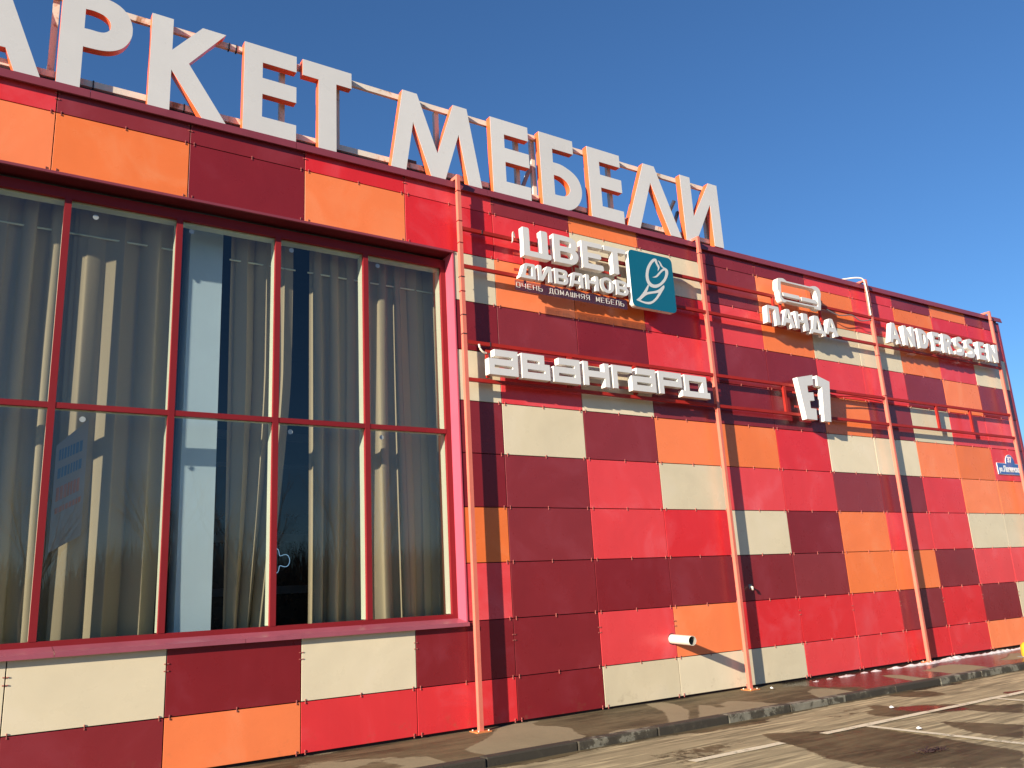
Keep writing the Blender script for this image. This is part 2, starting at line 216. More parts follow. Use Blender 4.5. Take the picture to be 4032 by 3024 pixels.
M['pole'] = painted('salmon_pole_paint', (0.640, 0.165, 0.112, 1), 0.46, 0.08, 0.30, dirtcol=(0.42, 0.13, 0.07, 1), nscale=5)
M['beam'] = painted('red_beam_paint', (0.330, 0.019, 0.013, 1), 0.50, 0.10, 0.2, spec=0.2, nscale=4)
M['rust'] = painted('rust_orange', (0.62, 0.20, 0.06, 1), 0.6, 0.25, 0.6, nscale=14)
M['white'] = painted('white_acrylic', (0.610, 0.605, 0.590, 1), 0.30, 0.03)
M['return'] = painted('white_returns', (0.780, 0.770, 0.720, 1), 0.42, 0.03)
M['orange'] = painted('orange_returns', (0.820, 0.130, 0.035, 1), 0.38, 0.05)
M['teal'] = painted('teal_face', (0.004, 0.120, 0.190, 1), 0.34, 0.02)
M['clip'] = painted('clip_paint', (0.36, 0.11, 0.09, 1), 0.4, 0.25, nscale=20)
M['cable'] = painted('cable_cream', (0.70, 0.62, 0.52, 1), 0.5, 0.05)
M['black'] = painted('black_tie', (0.02, 0.02, 0.025, 1), 0.6, 0.1)
M['pvc'] = painted('white_plastic_pipe', (0.720, 0.680, 0.580, 1), 0.38, 0.04, 0.2)
M['pvc_shade'] = painted('pipe_inside_shade', (0.26, 0.25, 0.22, 1), 0.8, 0.1)  # same white plastic, darkened: the shade inside the pipe is put into the colour
M['room'] = painted('room_wall_grey', (0.055, 0.070, 0.090, 1), 0.8, 0.06)
M['roomfloor'] = painted('room_floor', (0.05, 0.045, 0.04, 1), 0.5, 0.1)
M['column'] = painted('column_pale_blue', (0.60, 0.78, 0.90, 1), 0.7, 0.04)
M['dark'] = painted('dark_glossy_board', (0.012, 0.014, 0.018, 1), 0.25, 0.1)
M['greybar'] = painted('grey_bar', (0.20, 0.22, 0.23, 1), 0.5, 0.1)
M['yellow'] = painted('yellow_paint', (0.75, 0.42, 0.03, 1), 0.45, 0.08, 0.3)
M['roof'] = painted('roof_felt', (0.08, 0.08, 0.085, 1), 0.9, 0.2)
M['blue'] = painted('plate_blue', (0.030, 0.120, 0.360, 1), 0.35, 0.05)
M['platewhite'] = painted('plate_white', (0.72, 0.74, 0.74, 1), 0.4, 0.03)
M['bark'] = painted('bare_bark', (0.20, 0.140, 0.080, 1), 0.9, 0.3, nscale=3)
M['paper'] = painted('poster_paper', (0.34, 0.32, 0.31, 1), 0.6, 0.04)
M['ink'] = painted('poster_blue_ink', (0.10, 0.20, 0.32, 1), 0.6, 0.1)
M['inko'] = painted('poster_orange_ink', (0.50, 0.20, 0.12, 1), 0.6, 0.1)
def rail_mat():
    t = NT('rusty_white_rail'); v = t.coords('World')
    n = t.noise(v, 3.5, 7, 0.72, 0.5)
    c = t.ramp(n, [(0.30, (0.12, 0.06, 0.04, 1)), (0.38, (0.45, 0.25, 0.13, 1)), (0.44, (0.66, 0.58, 0.48, 1)), (0.8, (0.74, 0.69, 0.60, 1))])
    t.l(c, t.b.inputs['Base Color']); t.b.inputs['Roughness'].default_value = 0.65; t.bump(t.noise(v, 40, 4, 0.6), 0.3, 0.004)
    return t.m
M['rail'] = rail_mat()
def curtain_mat():
    t = NT('beige_curtain'); v = t.coords('World', (60, 60, 60)); n = t.noise(v, 6, 3, 0.6)
    t.l(t.ramp(n, [(0.3, (0.37, 0.315, 0.215, 1)), (0.7, (0.46, 0.40, 0.285, 1))]), t.b.inputs['Base Color'])
    t.b.inputs['Roughness'].default_value = 0.9; t.b.inputs['Specular IOR Level'].default_value = 0.1
    return t.m
M['curtain'] = curtain_mat()
def glass_mat(name, tint, boost=1.0, wavy=0.0):
    t = NT(name); t.t.nodes.remove(t.b)
    out = t.t.nodes['Material Output']; tr = t.n('ShaderNodeBsdfTransparent'); tr.inputs[0].default_value = tint
    gl = t.n('ShaderNodeBsdfGlossy'); gl.inputs['Roughness'].default_value = 0.0; gl.inputs[0].default_value = (1, 1, 1, 1)
    gm = t.n('ShaderNodeNewGeometry'); dt = t.n('ShaderNodeVectorMath', _operation='DOT_PRODUCT')
    t.l(gm.outputs['Incoming'], dt.inputs[0]); t.l(gm.outputs['Normal'], dt.inputs[1])
    s5 = t.math('POWER', t.math('SUBTRACT', 1.0, t.math('ABSOLUTE', dt.outputs['Value']), True), 5.0)
    k = t.math('MULTIPLY', t.math('ADD', t.math('MULTIPLY', s5, 0.96), 0.04), boost, True)
    mx = t.n('ShaderNodeMixShader'); t.l(k, mx.inputs[0]); t.l(tr.outputs[0], mx.inputs[1]); t.l(gl.outputs[0], mx.inputs[2])
    if wavy:
        b = t.n('ShaderNodeBump'); b.inputs['Strength'].default_value = wavy; b.inputs['Distance'].default_value = 0.05
        t.l(t.noise(t.coords('World'), 1.4, 1, 0.5), b.inputs['Height']); t.l(b.outputs[0], gl.inputs['Normal'])
    t.l(mx.outputs[0], out.inputs[0]); return t.m
M['glass'] = glass_mat('window_glass', (0.77, 0.79, 0.77, 1), 1.75, 0.012)
M['acrylic'] = glass_mat('clear_acrylic_strip', (0.72, 0.70, 0.74, 1), 1.6)
t = NT('neon_tube'); t.b.inputs['Emission Color'].default_value = (0.35, 0.65, 1, 1); t.b.inputs['Emission Strength'].default_value = 0.35
M['neon'] = t.m
def snow_mat():
    t = NT('old_snow'); v = t.coords('World'); n = t.noise(v, 22, 5, 0.65)
    t.l(t.ramp(n, [(0.25, (0.34, 0.30, 0.29, 1)), (0.6, (0.74, 0.69, 0.69, 1))]), t.b.inputs['Base Color'])
    t.b.inputs['Roughness'].default_value = 0.75; t.bump(t.noise(v, 60, 4, 0.7), 0.6, 0.01); return t.m
M['snow'] = snow_mat()
def ground_mat(name, dry, wetc, water_rough=0.02, streak=0.0, rag=0.5):
    """asphalt; the mesh attributes wet and water carry the drying patches and puddles"""
    t = NT(name); v = t.coords('World')
    aw = t.n('ShaderNodeAttribute', _attribute_name='wet'); at = t.n('ShaderNodeAttribute', _attribute_name='water')
    fine = t.noise(v, 90, 4, 0.75); mid = t.noise(v, 9, 5, 0.65); big = t.noise(v, 1.3, 4, 0.6)
    cd = t.mix(t.ramp(fine, [(0.3, g(0)), (0.75, g(1))]), scl(dry, 0.82), scl(dry, 1.14))
    cd = t.mix(t.ramp(mid, [(0.35, g(0.0)), (0.75, g(0.5))]), cd, scl(dry, 0.74))
    cd = t.mix(t.ramp(big, [(0.35, g(0.0)), (0.7, g(0.35))]), cd, scl(dry, 1.25))
    if streak:
        sv = t.coords('World', (0.55, 7.0, 1)); sn = t.noise(sv, 1.2, 5, 0.6, 0.4)
        cd = t.mix(t.ramp(sn, [(0.46, g(0)), (0.60, g(streak))]), cd, scl(dry, 0.58))
        sn2 = t.noise(sv, 2.7, 3, 0.6, 0.2)
        cd = t.mix(t.ramp(sn2, [(0.50, g(0)), (0.66, g(streak*0.9))]), cd, scl(dry, 1.55))
    cw = t.mix(t.ramp(mid, [(0.3, g(0)), (0.7, g(1))]), scl(wetc, 0.8), scl(wetc, 1.25))
    cw = t.mix(t.ramp(big, [(0.42, g(0)), (0.62, g(0.8))]), cw, scl(wetc, 2.1))
    st2 = t.noise(t.coords('World', (0.8, 5.0, 1)), 1.6, 5, 0.65, 0.5)
    cw = t.mix(t.ramp(st2, [(0.46, g(0)), (0.60, g(0.65))]), cw, scl(wetc, 2.7))
    # ragged edge: the attribute plus a little noise, cut sharp
    e = t.math('ADD', aw.outputs['Fac'], t.math('MULTIPLY', t.math('SUBTRACT', t.noise(v, 11, 6, 0.75), 0.5), rag))
    wet = t.ramp(e, [(0.45, g(0)), (0.56, g(1))])
    c = t.mix(wet, cd, cw)
    e2 = t.math('ADD', at.outputs['Fac'], t.math('MULTIPLY', t.math('SUBTRACT', t.noise(v, 8, 4, 0.7), 0.5), 0.45))
    wa = t.math('MULTIPLY', t.ramp(e2, [(0.45, g(0)), (0.62, g(1))]), wet)
    wa = t.math('MULTIPLY', wa, t.ramp(t.noise(v, 55, 3, 0.6), [(0.38, g(0.55)), (0.55, g(1))]))
    c = t.mix(wa, c, scl(wetc, 0.45))
    t.l(c, t.b.inputs['Base Color'])
    r = t.mix(wet, g(0.92), t.ramp(mid, [(0.3, g(0.50)), (0.7, g(0.80))]))
    r = t.mix(wa, r, g(water_rough)); t.l(r, t.b.inputs['Roughness'])
    t.l(t.mix(wa, g(0.30), g(0.50)), t.b.inputs['Specular IOR Level']); t.b.inputs['IOR'].default_value = 1.33
    h = t.math('MULTIPLY', t.math('ADD', fine, t.math('MULTIPLY', mid, 0.6)), t.math('SUBTRACT', 1.0, t.math('MULTIPLY', wa, 0.995)))
    t.bump(h, 0.45, 0.006)
    return t.m
DRY = (0.330, 0.275, 0.165, 1); WET = (0.066, 0.053, 0.030, 1)
M['pave'] = ground_mat('pavement_asphalt', (0.265, 0.218, 0.135, 1), WET)
M['lot'] = ground_mat('car_park_asphalt', DRY, (0.062, 0.048, 0.026, 1), 0.03, 1.0, 0.9)
def kerb_mat():
    t = NT('kerb_concrete'); v = t.coords('World'); oi = t.n('ShaderNodeObjectInfo')
    n = t.noise(v, 4.5, 6, 0.70, 0.3); n2 = t.noise(v, 60, 4, 0.7)
    e = t.math('ADD', n, t.math('MULTIPLY', t.math('SUBTRACT', oi.outputs['Random'], 0.62), 0.34))
    c = t.ramp(e, [(0.44, (0.034, 0.028, 0.018, 1)), (0.55, (0.060, 0.052, 0.034, 1)), (0.59, (0.190, 0.180, 0.135, 1)), (0.80, (0.270, 0.255, 0.195, 1))])
    c = t.mix(t.math('MULTIPLY', n2, 0.35), c, (0.05, 0.045, 0.035, 1))
    t.l(c, t.b.inputs['Base Color']); t.b.inputs['Roughness'].default_value = 0.75; t.bump(t.math('ADD', n, n2), 0.5, 0.01); return t.m
M['kerb'] = kerb_mat()
def line_mat():
    t = NT('worn_road_paint'); v = t.coords('World'); n = t.noise(v, 6, 6, 0.75, 0.3); n2 = t.noise(v, 45, 4, 0.8)
    out = t.t.nodes['Material Output']
    t.b.inputs['Base Color'].default_value = (0.70, 0.64, 0.46, 1); t.b.inputs['Roughness'].default_value = 0.7
    a = t.ramp(t.math('ADD', t.math('MULTIPLY', n, 0.8), t.math('MULTIPLY', n2, 0.25)), [(0.36, g(0.0)), (0.50, g(0.95))])
    t.l(a, t.b.inputs['Alpha']); return t.m
M['line'] = line_mat()

# ------------------------------------------------------------ the setting: ground
KY, KZ, LZ, PZ = -1.30, -0.505, -0.580, -0.478        # kerb front, kerb top, car park, pavement at the wall
def inside(pt, poly):
    x, y = pt; c = False; n = len(poly); j = n-1
    for i in range(n):
        xi, yi = poly[i]; xj, yj = poly[j]
        if (yi > y) != (yj > y) and x < (xj-xi)*(y-yi)/(yj-yi)+xi: c = not c
        j = i
    return c
def sdist(pt, poly):
    """signed distance to an outline, positive inside"""
    px, py = pt; best = 1e9; n = len(poly)
    for i in range(n):
        ax, ay = poly[i]; bx, by = poly[(i+1) % n]; dx, dy = bx-ax, by-ay; L = dx*dx+dy*dy or 1e-9
        u = max(0, min(1, ((px-ax)*dx+(py-ay)*dy)/L)); d = (ax+u*dx-px)**2+(ay+u*dy-py)**2
        if d < best: best = d
    best = math.sqrt(best); return best if inside(pt, poly) else -best
def sheet(name, x0, x1, y0, y1, step, zf, fn, mat):
    nx = int(round((x1-x0)/step)); ny = int(round((y1-y0)/step)); vs_ = []; wet = []; wat = []
    for j in range(ny+1):
        for i in range(nx+1):
            x = x0+(x1-x0)*i/nx; y = y0+(y1-y0)*j/ny; vs_.append((x, y, zf(x, y)))
            a, b = fn(x, y); wet.append(a); wat.append(b)
    fs = [(j*(nx+1)+i, j*(nx+1)+i+1, (j+1)*(nx+1)+i+1, (j+1)*(nx+1)+i) for j in range(ny) for i in range(nx)]
    me = bpy.data.meshes.new(name); me.from_pydata(vs_, [], fs); me.materials.append(mat)
    for nm, arr in (('wet', wet), ('water', wat)):
        at = me.attributes.new(nm, 'FLOAT', 'POINT'); at.data.foreach_set('value', arr)
    me.polygons.foreach_set('use_smooth', [True]*len(fs)); me.update()
    o = bpy.data.objects.new(name, me); COL.objects.link(o); tag(o, kind='structure'); return o
bbs = {}
for k in GROUND:
    bbs[k] = [(min(p[0] for p in pl)-.4, max(p[0] for p in pl)+.4, min(p[1] for p in pl)-.4, max(p[1] for p in pl)+.4, pl) for pl in GROUND[k]]
def union_d(x, y, key):
    d = -1
    for x0, x1, y0, y1, pl in bbs[key]:
        if x0 < x < x1 and y0 < y < y1: d = max(d, sdist((x, y), pl))
    return d
def fbm(x, y, s, seed=0.0): return noise.fractal(Vector((x*s, y*s, seed)), 1.0, 2.0, 4)
def pave_fn(x, y):
    d = union_d(x, y, 'dry')
    if x < 3.3 or x > 14.4: d = max(d, 0.25*fbm(x, y*1.6, 0.9, 3.1)-0.02)
    wet = 0.5 - d*4.5
    wat = 0.12 + 0.5*max(0, min(1, (x-8.2)/1.2)) + 0.35*fbm(x, y*2, 0.8, 9.0)
    if x > 9.0: wat += 0.25
    return wet, wat
def pave_z(x, y):
    return PZ + (KZ-PZ)*min(1, max(0, -y/1.18)) + 0.0035*fbm(x, y, 0.9, 1.0)*(1 if y > -1.15 else 0) * (0.25 if x > 8.5 else 1)
sheet('pavement', 1.5, 17.2, -1.18, 0.06, 0.025, pave_z, pave_fn, M['pave'])
def lot_fn(x, y):
    d = union_d(x, y, 'wet')
    d = max(d, 0.10*fbm(x, y*2.2, 0.7, 5.0) - 0.075)                       # small damp spots
    gut = 0.10+0.09*fbm(x, 0.0, 0.8, 2.2) + (0.10 if 5.9 < x < 7.0 else 0)
    d = max(d, (y - KY + gut) if y < KY else 0.1)
    wet = 0.5 + d*4.5
    wat = 0.30 + 0.30*fbm(x, y, 0.6, 4.0)
    if 8.1 < x < 9.7 and -2.9 < y < -1.6: wat = 0.5 + 2.2*sdist((x, y), [(8.3, -2.1), (8.7, -1.95), (8.95, -2.5), (8.75, -2.75), (8.4, -2.5)])
    if 9.9 < x < 10.8: wat = 0.9
    return wet, wat
sheet('car_park', 1.6, 17.2, -6.2, KY+0.02, 0.05, lambda x, y: LZ + 0.003*fbm(x, y, 0.5, 7.0), lot_fn, M['lot'])
def flat_fn(x, y): return (0.5 + 0.25*fbm(x, y, 0.15, 8.0) - 0.06, 0.2)
sheet('ground', -400, 400, -400, 400, 20, lambda x, y: LZ-0.02, lambda x, y: (0.56, 0.1), M['lot'])
mb = MB(); mb.quad((-12, -1.18, KZ-0.004), (1.5, -1.18, KZ-0.004), (1.5, 0.06, PZ-0.004), (-12, 0.06, PZ-0.004))
tag(mb.build('pavement', M['pave']), kind='structure')
# kerb: stones one metre long, each its own piece
kerb = bpy.data.objects.new('kerb', None); COL.objects.link(kerb); kerb.location = (8, KY, LZ); tag(kerb, kind='structure')
x = -4.39
while x < 22:
    w = 0.99 if not (9.0 < x+0.5 < 9.6) else 0.99
    dz = random.uniform(-0.004, 0.004); dy = random.uniform(-0.006, 0.006)
    b = 0.012; mb = MB(); y0 = KY+dy; y1 = -1.176; z0 = LZ-0.06; z1 = KZ+0.004+dz; x1 = x+w
    prof = [(y0, z0), (y0, z1-b), (y0+b*0.6, z1), (y1, z1), (y1, z0)]
    n = len(mb.v)
    xs = [x, x+0.01, x1-0.01, x1]
    for i, xx in enumerate(xs):
        s_ = 0.006 if i in (0, 3) else 0.0
        for (py, pz) in prof: mb.v.append((xx, py+(s_ if py < -1.2 else 0), pz-(s_ if pz > z0+0.01 else 0)))
    for i in range(3):
        for j in range(5):
            a = n+i*5+j; b2 = n+i*5+(j+1) % 5; mb.f.append((a, b2, b2+5, a+5)); mb.m.append(0)
    mb.f.append((n, n+1, n+2, n+3, n+4)); mb.m.append(0); mb.f.append((n+19, n+18, n+17, n+16, n+15)); mb.m.append(0)
    mb.build('kerb_stone', M['kerb'], kerb, origin=(x, KY, LZ))
    x += 1.0
# painted bay markings, worn
mk = bpy.data.objects.new('road_marking', None); COL.objects.link(mk); mk.location = (7, -2.5, LZ); tag(mk, kind='structure')
def stripe(a, b, w):
    a = Vector(a+(0,)); b = Vector(b+(0,)); d = (b-a).normalized(); s_ = Vector((-d.y, d.x, 0))*w/2; mb = MB(); n = max(2, int((b-a).length/0.12))
    for i in range(n+1):
        p = a+(b-a)*i/n; j1 = 0.012*fbm(p.x, p.y, 3, 1); j2 = 0.012*fbm(p.x, p.y, 3, 5); z = LZ+0.008
        mb.v += [(p.x+s_.x+j1*d.y, p.y+s_.y+j1, z), (p.x-s_.x, p.y-s_.y+j2, z)]
    mb.f = [(2*i+1, 2*i+3, 2*i+2, 2*i) for i in range(n)]; mb.m = [0]*n
    mb.build('painted_stripe', M['line'], mk, origin=(a.x, a.y, LZ))
stripe((4.90, -2.47), (6.02, -2.49), 0.095); stripe((6.62, -2.48), (10.6, -2.50), 0.095)
stripe((7.22, -2.545), (7.14, -5.2), 0.09); stripe((9.62, -2.55), (9.54, -5.2), 0.09)

# ------------------------------------------------------------ the store
store = thing('furniture_store', (7, 0, PZ), 'furniture store clad in checkerboard red, maroon, orange and beige panels with a big curtained window', 'building')
ZR = [-0.452, 0.0, 0.6115, 1.220, 1.829, 2.437, 3.044, 3.650, 4.255, 4.862, 5.4655, 5.745]
W = 1.2; GAP = 0.0045
COLR = [                                            # one string per row, columns 0..13, bottom row first
 'MORRMBBBRRRROR', 'BMBMMROR RMRMB'.replace(' ', 'R'), '   RMMMMMOOMRR', '   OMRRBMORRBB', '   MMRBRRMMROO', '   MBMOORBBOOR',
 '   BRBMMMOMBRR', '   MMMRMMRRMOM', '   BOORROBBORB', 'OMORRBBMOOROR' + 'R', 'MMRRMOMMMRRMOM']
COLR[1] = 'BMBMMRORRRMRMB'
COLR[0] = 'MORRMBBBRRRROO'
LEFT = {0: 'RM', 1: 'OB', 9: 'RO', 10: 'MR'}        # columns -2, -1
mb = MB(); mb.box(-8, 0.0-0.002, 0.03, 0.12, -0.5, 0.58); mb.box(0.0, 16.84, 0.03, 0.12, -0.5, 0.55)
mb.box(4.24, 16.84, 0.03, 0.12, 0.55, 4.86); mb.box(-8, 16.84, 0.03, 0.12, 4.87, 5.74)
mb.build('wall_core', M['back'], store, origin=(0, 0, 0))
panel_meshes = {}
def panel(x0, x1, z0, z1, key):
    a = x0+GAP; b = x1-GAP; c = z0+GAP; d = z1-GAP; w = round(b-a, 4); h = round(d-c, 4); k = (w, h, key)
    dy = random.uniform(-0.0012, 0.0012)
    if k not in panel_meshes:
        mb = MB(); e = 0.0015
        n = 0; mb.v = [(0, 0.009, 0), (w, 0.009, 0), (w, 0.009, h), (0, 0.009, h), (0, e, 0), (w, e, 0), (w, e, h), (0, e, h),
                       (e, 0, e), (w-e, 0, e), (w-e, 0, h-e), (e, 0, h-e)]
        mb.f = [(3, 2, 1, 0), (0, 1, 5, 4), (1, 2, 6, 5), (2, 3, 7, 6), (3, 0, 4, 7), (4, 5, 9, 8), (5, 6, 10, 9), (6, 7, 11, 10), (7, 4, 8, 11), (8, 9, 10, 11)]
        mb.m = [0]*10
        me = bpy.data.meshes.new('panel'); me.from_pydata(mb.v, [], mb.f); me.materials.append(M[key]); me.update(); panel_meshes[k] = me
    o = bpy.data.objects.new('panel', panel_meshes[k]); COL.objects.link(o); o.parent = store
    o.location = Vector((a, dy, c)) - store.location
clips = MB()
def clip(x, z, vert=True):
    if vert:
        clips.box(x-0.004, x+0.004, -0.007, 0.002, z+0.005, z+0.021); clips.box(x-0.004, x+0.004, -0.007, 0.002, z-0.021, z-0.005); clips.box(x-0.0025, x+0.0025, -0.003, 0.012, z-0.006, z+0.006)
    else:
        clips.box(x+0.005, x+0.021, -0.007, 0.002, z-0.004, z+0.004); clips.box(x-0.021, x-0.005, -0.007, 0.002, z-0.004, z+0.004)
for r in range(11):
    for c in range(-2, 14):
        k = COLR[r][c] if c >= 0 else LEFT.get(r, '  ')[c+2]
        if k == ' ': continue
        x0 = c*W; x1 = x0+W; z0 = ZR[r]; z1 = ZR[r+1]
        if c == 3 and 2 <= r <= 8: x0 = 4.225
        if r == 1 and c <= 3:
            z1 = 0.590 if c < 3 else z1
        if r == 1 and c == 3:
            panel(x0, 4.225, z0, 0.590, k); panel(4.225-2*GAP, x1, z0, z1, k)
        elif r == 8 and c == 3:
            panel(x0, x1, z0, z1, k)
        elif r == 9 and c <= 3:
            panel(x0, x1, z0, z1, k)
        else: panel(x0, x1, z0, z1, k)
        dx = 0.042
        if r > 0 and not (r == 9 and c < 4):
            if x1-x0 > 0.7:
                for q in (x0+dx, (x0+x1)/2+random.uniform(-.03, .03), x1-dx): clip(q, z0)
            else: clip(x1-dx, z0)
        if r == 9 and c < 4:
            for q in (x0+dx, x1-dx): clip(q, z0+0.012)
        if r == 0:
            for q in (x0+dx, x1-dx): clip(q, z0+0.01)
        if r in (1, 10) and c > -2:
            clip(x0, z0+0.44 if r == 1 else z0+0.20, False); clip(x0, z0+0.38 if r == 1 else z0+0.14, False)
tag(clips.build('panel_clip', M['clip'], store), kind='stuff')
# further left, out of frame
for r, k in ((0, 'OB'), (1, 'MR'), (9, 'MO'), (10, 'RM')):
    for c in (-4, -3): panel(c*W, c*W+W, ZR[r], ZR[r+1] if r != 1 else 0.590, k[c+4])
# coping: bent sheet segments
for xs in ((-4.6, -2.17), (-2.17, 0.27), (0.27, 2.29), (2.29, 4.73), (4.73, 7.10), (7.10, 9.52), (9.52, 11.9), (11.9, 14.27), (14.27, 16.93)):
    a, b = xs[0]+0.002, xs[1]-0.002; mb = MB(); y0 = -0.050
    pr = [(y0+0.012, 5.672), (y0, 5.676), (y0+0.018, 5.768), (0.30, 5.79), (0.30, 5.785), (y0+0.022, 5.762), (y0+0.006, 5.680), (y0+0.013, 5.676)]
    n = 0
    for xx in (a, b):
        for q in pr: mb.v.append((xx, q[0], q[1]+random.uniform(-.0008, .0008)))
    for j in range(8): mb.f.append((j, (j+1) % 8, 8+(j+1) % 8, 8+j)); mb.m.append(0)
    mb.f.append(tuple(range(8))[::-1]); mb.f.append(tuple(range(8, 16))); mb.m += [0, 0]
    mb.build('coping_segment', M['coping'], store, origin=(a, 0, 5.7))
mb = MB(); mb.box(-8, 16.80, 0.30, 22, 5.35, 5.50); mb.build('roof', M['roof'], store, origin=(4, 10, 5.4))
mb = MB(); mb.box(16.84, 16.87, 0.0, 22, -0.5, 5.67); mb.build('side_wall', M['M'], store, origin=(16.85, 10, 0))
mb = MB(); mb.box(16.80, 16.868, -0.004, 0.02, -0.45, 5.67); mb.build('corner_trim', M['M'], store, origin=(16.83, 0, 0))
mb = MB(); mb.box(-8, 16.8, 21.9, 22, -0.5, 5.5); mb.box(-8.1, -8, 0, 22, -0.5, 5.5); mb.build('rear_wall', M['room'], store, origin=(4, 20, 0))

# ------------------------------------------------------------ the big window
WL, WR, WB, WT = -4.85, 4.203, 0.612, 4.838       # opening
FY = 0.17; GY = 0.21
mb = MB(); mb.box(WL, WR-0.0, FY, FY+0.045, WB+0.032, 0.694); mb.box(WL, WR, FY, FY+0.045, 4.700, 4.80); mb.box(4.137, WR, FY+0.0015, FY+0.0435, 0.694, 4.700)
win = mb.build('window', M['frame'], store, origin=(2, FY, 2.7))
for i in range(-5, 4):
    x = 0.147+i*1.0; mb = MB(); mb.box(x, x+0.058, FY-0.004, FY+0.041, 0.6945, 4.6995); mb.build('mullion', M['frame'], win, origin=(x, FY, 2.7))
    mb = MB(); mb.box(x+0.006, x+0.052, FY+0.048, FY+0.170, 0.70, 4.69); mb.build('inner_mullion', M['inner'], win, origin=(x, FY, 2.7))
    x2 = x+1.0 if i < 3 else 4.137
    mb = MB(); mb.box(x+0.0582, x2-0.0002, FY-0.001, FY+0.040, 2.679, 2.730); mb.build('transom', M['frame'], win, origin=(x+.5, FY, 2.7))
    mb = MB(); mb.box(x+0.0525, x2+0.0055, FY+0.048, FY+0.130, 2.684, 2.725); mb.build('inner_transom', M['inner'], win, origin=(x+.5, FY, 2.7))
    for z0, z1 in ((0.690, 2.682), (2.727, 4.703)):
        mb = MB(); j = random.uniform(-0.0015, 0.0015)
        mb.quad((x+0.050, GY+0.002+j, z0), (x2+0.006, GY+0.002-j, z0), (x2+0.006, GY+0.002-j*2, z1), (x+0.050, GY+0.002+j*2, z1))
        mb.build('glass_pane', M['glass'], win, origin=(x+.5, GY, z0))
mb = MB(); mb.box(4.147, 4.195, FY+0.048, FY+0.170, 0.70, 4.69); mb.build('inner_mullion', M['inner'], win, origin=(4.15, FY, 2.7))
mb = MB(); mb.box(WL, 4.2, FY+0.048, FY+0.170, 4.692, 4.78); mb.box(WL, 4.2, FY+0.048, FY+0.170, 0.61, 0.69); mb.build('inner_frame', M['inner'], win, origin=(0, FY, 4.7))
# reveals, soffit and sill
mb = MB(); mb.box(4.2035, 4.222, -0.008, FY+0.05, 0.600, 4.860); mb.build('window_reveal', M['reveal'], store, origin=(4.21, 0, 2.7))
mb = MB(); mb.box(-4.9, 4.203, 0.010, FY+0.05, WT, WT+0.018); mb.build('window_soffit', M['soffit'], store, origin=(0, 0, 4.84))
mb = MB(); mb.box(-4.9, 4.222, -0.016, 0.0095, 4.836, 4.862); mb.build('window_head_flashing', M['coping'], store, origin=(0, 0, 4.84))
for a, b in ((-4.9, -2.06), (-2.055, 0.322), (0.327, 1.86), (1.865, 4.214)):
    mb = MB(); pr = [(-0.056, 0.566), (-0.056, 0.604), (FY+0.002, 0.648), (FY+0.002, 0.640), (-0.050, 0.598), (-0.050, 0.568)]
    for xx in (a, b):
        for q in pr: mb.v.append((xx, q[0], q[1]))
    for j in range(6): mb.f.append((j, (j+1) % 6, 6+(j+1) % 6, 6+j)[::-1]); mb.m.append(0)
    mb.f.append((0, 1, 4, 5)); mb.f.append((1, 2, 3, 4)); mb.f.append((6, 11, 10, 7)); mb.f.append((7, 10, 9, 8)); mb.m += [0]*4
    mb.build('sill_segment', M['sill'], store, origin=(a, 0, 0.6))
# the room behind
mb = MB(); mb.box(-8, 16.8, 0.125, 21.9, -0.50, 0.30); mb.build('room_floor', M['roomfloor'], store, origin=(0, 3, 0))
mb = MB(); mb.box(-8, 9, 5.5, 5.6, 0.30, 4.95); mb.box(5.2, 5.3, 0.125, 5.5, 0.30, 4.95); mb.build('room_wall', M['room'], store, origin=(0, 5, 0.3))
mb = MB(); mb.box(-8, 9, 0.125, 5.5, 4.95, 5.05); mb.build('room_ceiling', M['room'], store, origin=(0, 3, 5))
mb = MB(); mb.box(1.365, 1.70, 0.565, 0.90, 0.30, 4.95); mb.build('column', M['column'], store, origin=(1.55, 0.8, 0.3))

# curtains: pleated cloth on a rod
def curtain(x0, x1, label, pull=None, seed=0, ycen=0.52, amp=0.055, period=0.235, rodx=None):
    rnd = random.Random(seed); nz = 40; n = int((x1-x0)/0.012)
    root = thing('curtain', ((x0+x1)/2, ycen, 0.45), label, 'curtain', 'beige curtains behind the shop window')
    mb = MB(); zt, zb = 4.86, 0.42; ph = [rnd.uniform(-1, 1) for _ in range(60)]
    for j in range(nz+1):
        tz = j/nz; z = zt+(zb-zt)*tz
        for i in range(n+1):
            u = i/n; x = x0+(x1-x0)*u
            if pull: x = x0+(x1-x0)*u*(1-pull*max(0, tz-0.35)**1.3)
            s_ = (x1-x0)*u/period
            a = amp*(0.75+0.45*math.sin(s_*1.3+ph[0]*3))*(0.8+0.35*tz)
            y = ycen+a*math.sin(2*PI*s_+ph[1]*PI+0.5*math.sin(tz*2.6+ph[2]*2+s_))+0.012*math.sin(5.1*s_+tz*3+ph[3])
            x += 0.018*math.sin(4*PI*s_+ph[4]) + 0.03*math.sin(tz*2.2+ph[5]+s_)*tz
            mb.v.append((x, y, z))
    for j in range(nz):
        for i in range(n):
            a = j*(n+1)+i; mb.f.append((a, a+n+1, a+n+2, a+1)); mb.m.append(0)
    mb.build('cloth', M['curtain'], root, smooth=True)
    rx = rodx or (x0-0.02, x1+0.02)
    mb = MB(); mb.tube([(rx[0], ycen-0.008, 4.50), (rx[1], ycen-0.008, 4.50)], 0.010, 8); mb.build('curtain_rod', M['inner'], root)
curtain(-3.6, -1.25, 'beige pleated curtain at the far left end of the shop window', seed=3)
curtain(-1.15, 0.31, 'beige pleated curtain behind the leftmost visible window pane', seed=5)
curtain(0.29, 1.20, 'beige curtain behind the second pane, beside the hanging poster', seed=8, period=0.33, amp=0.07)
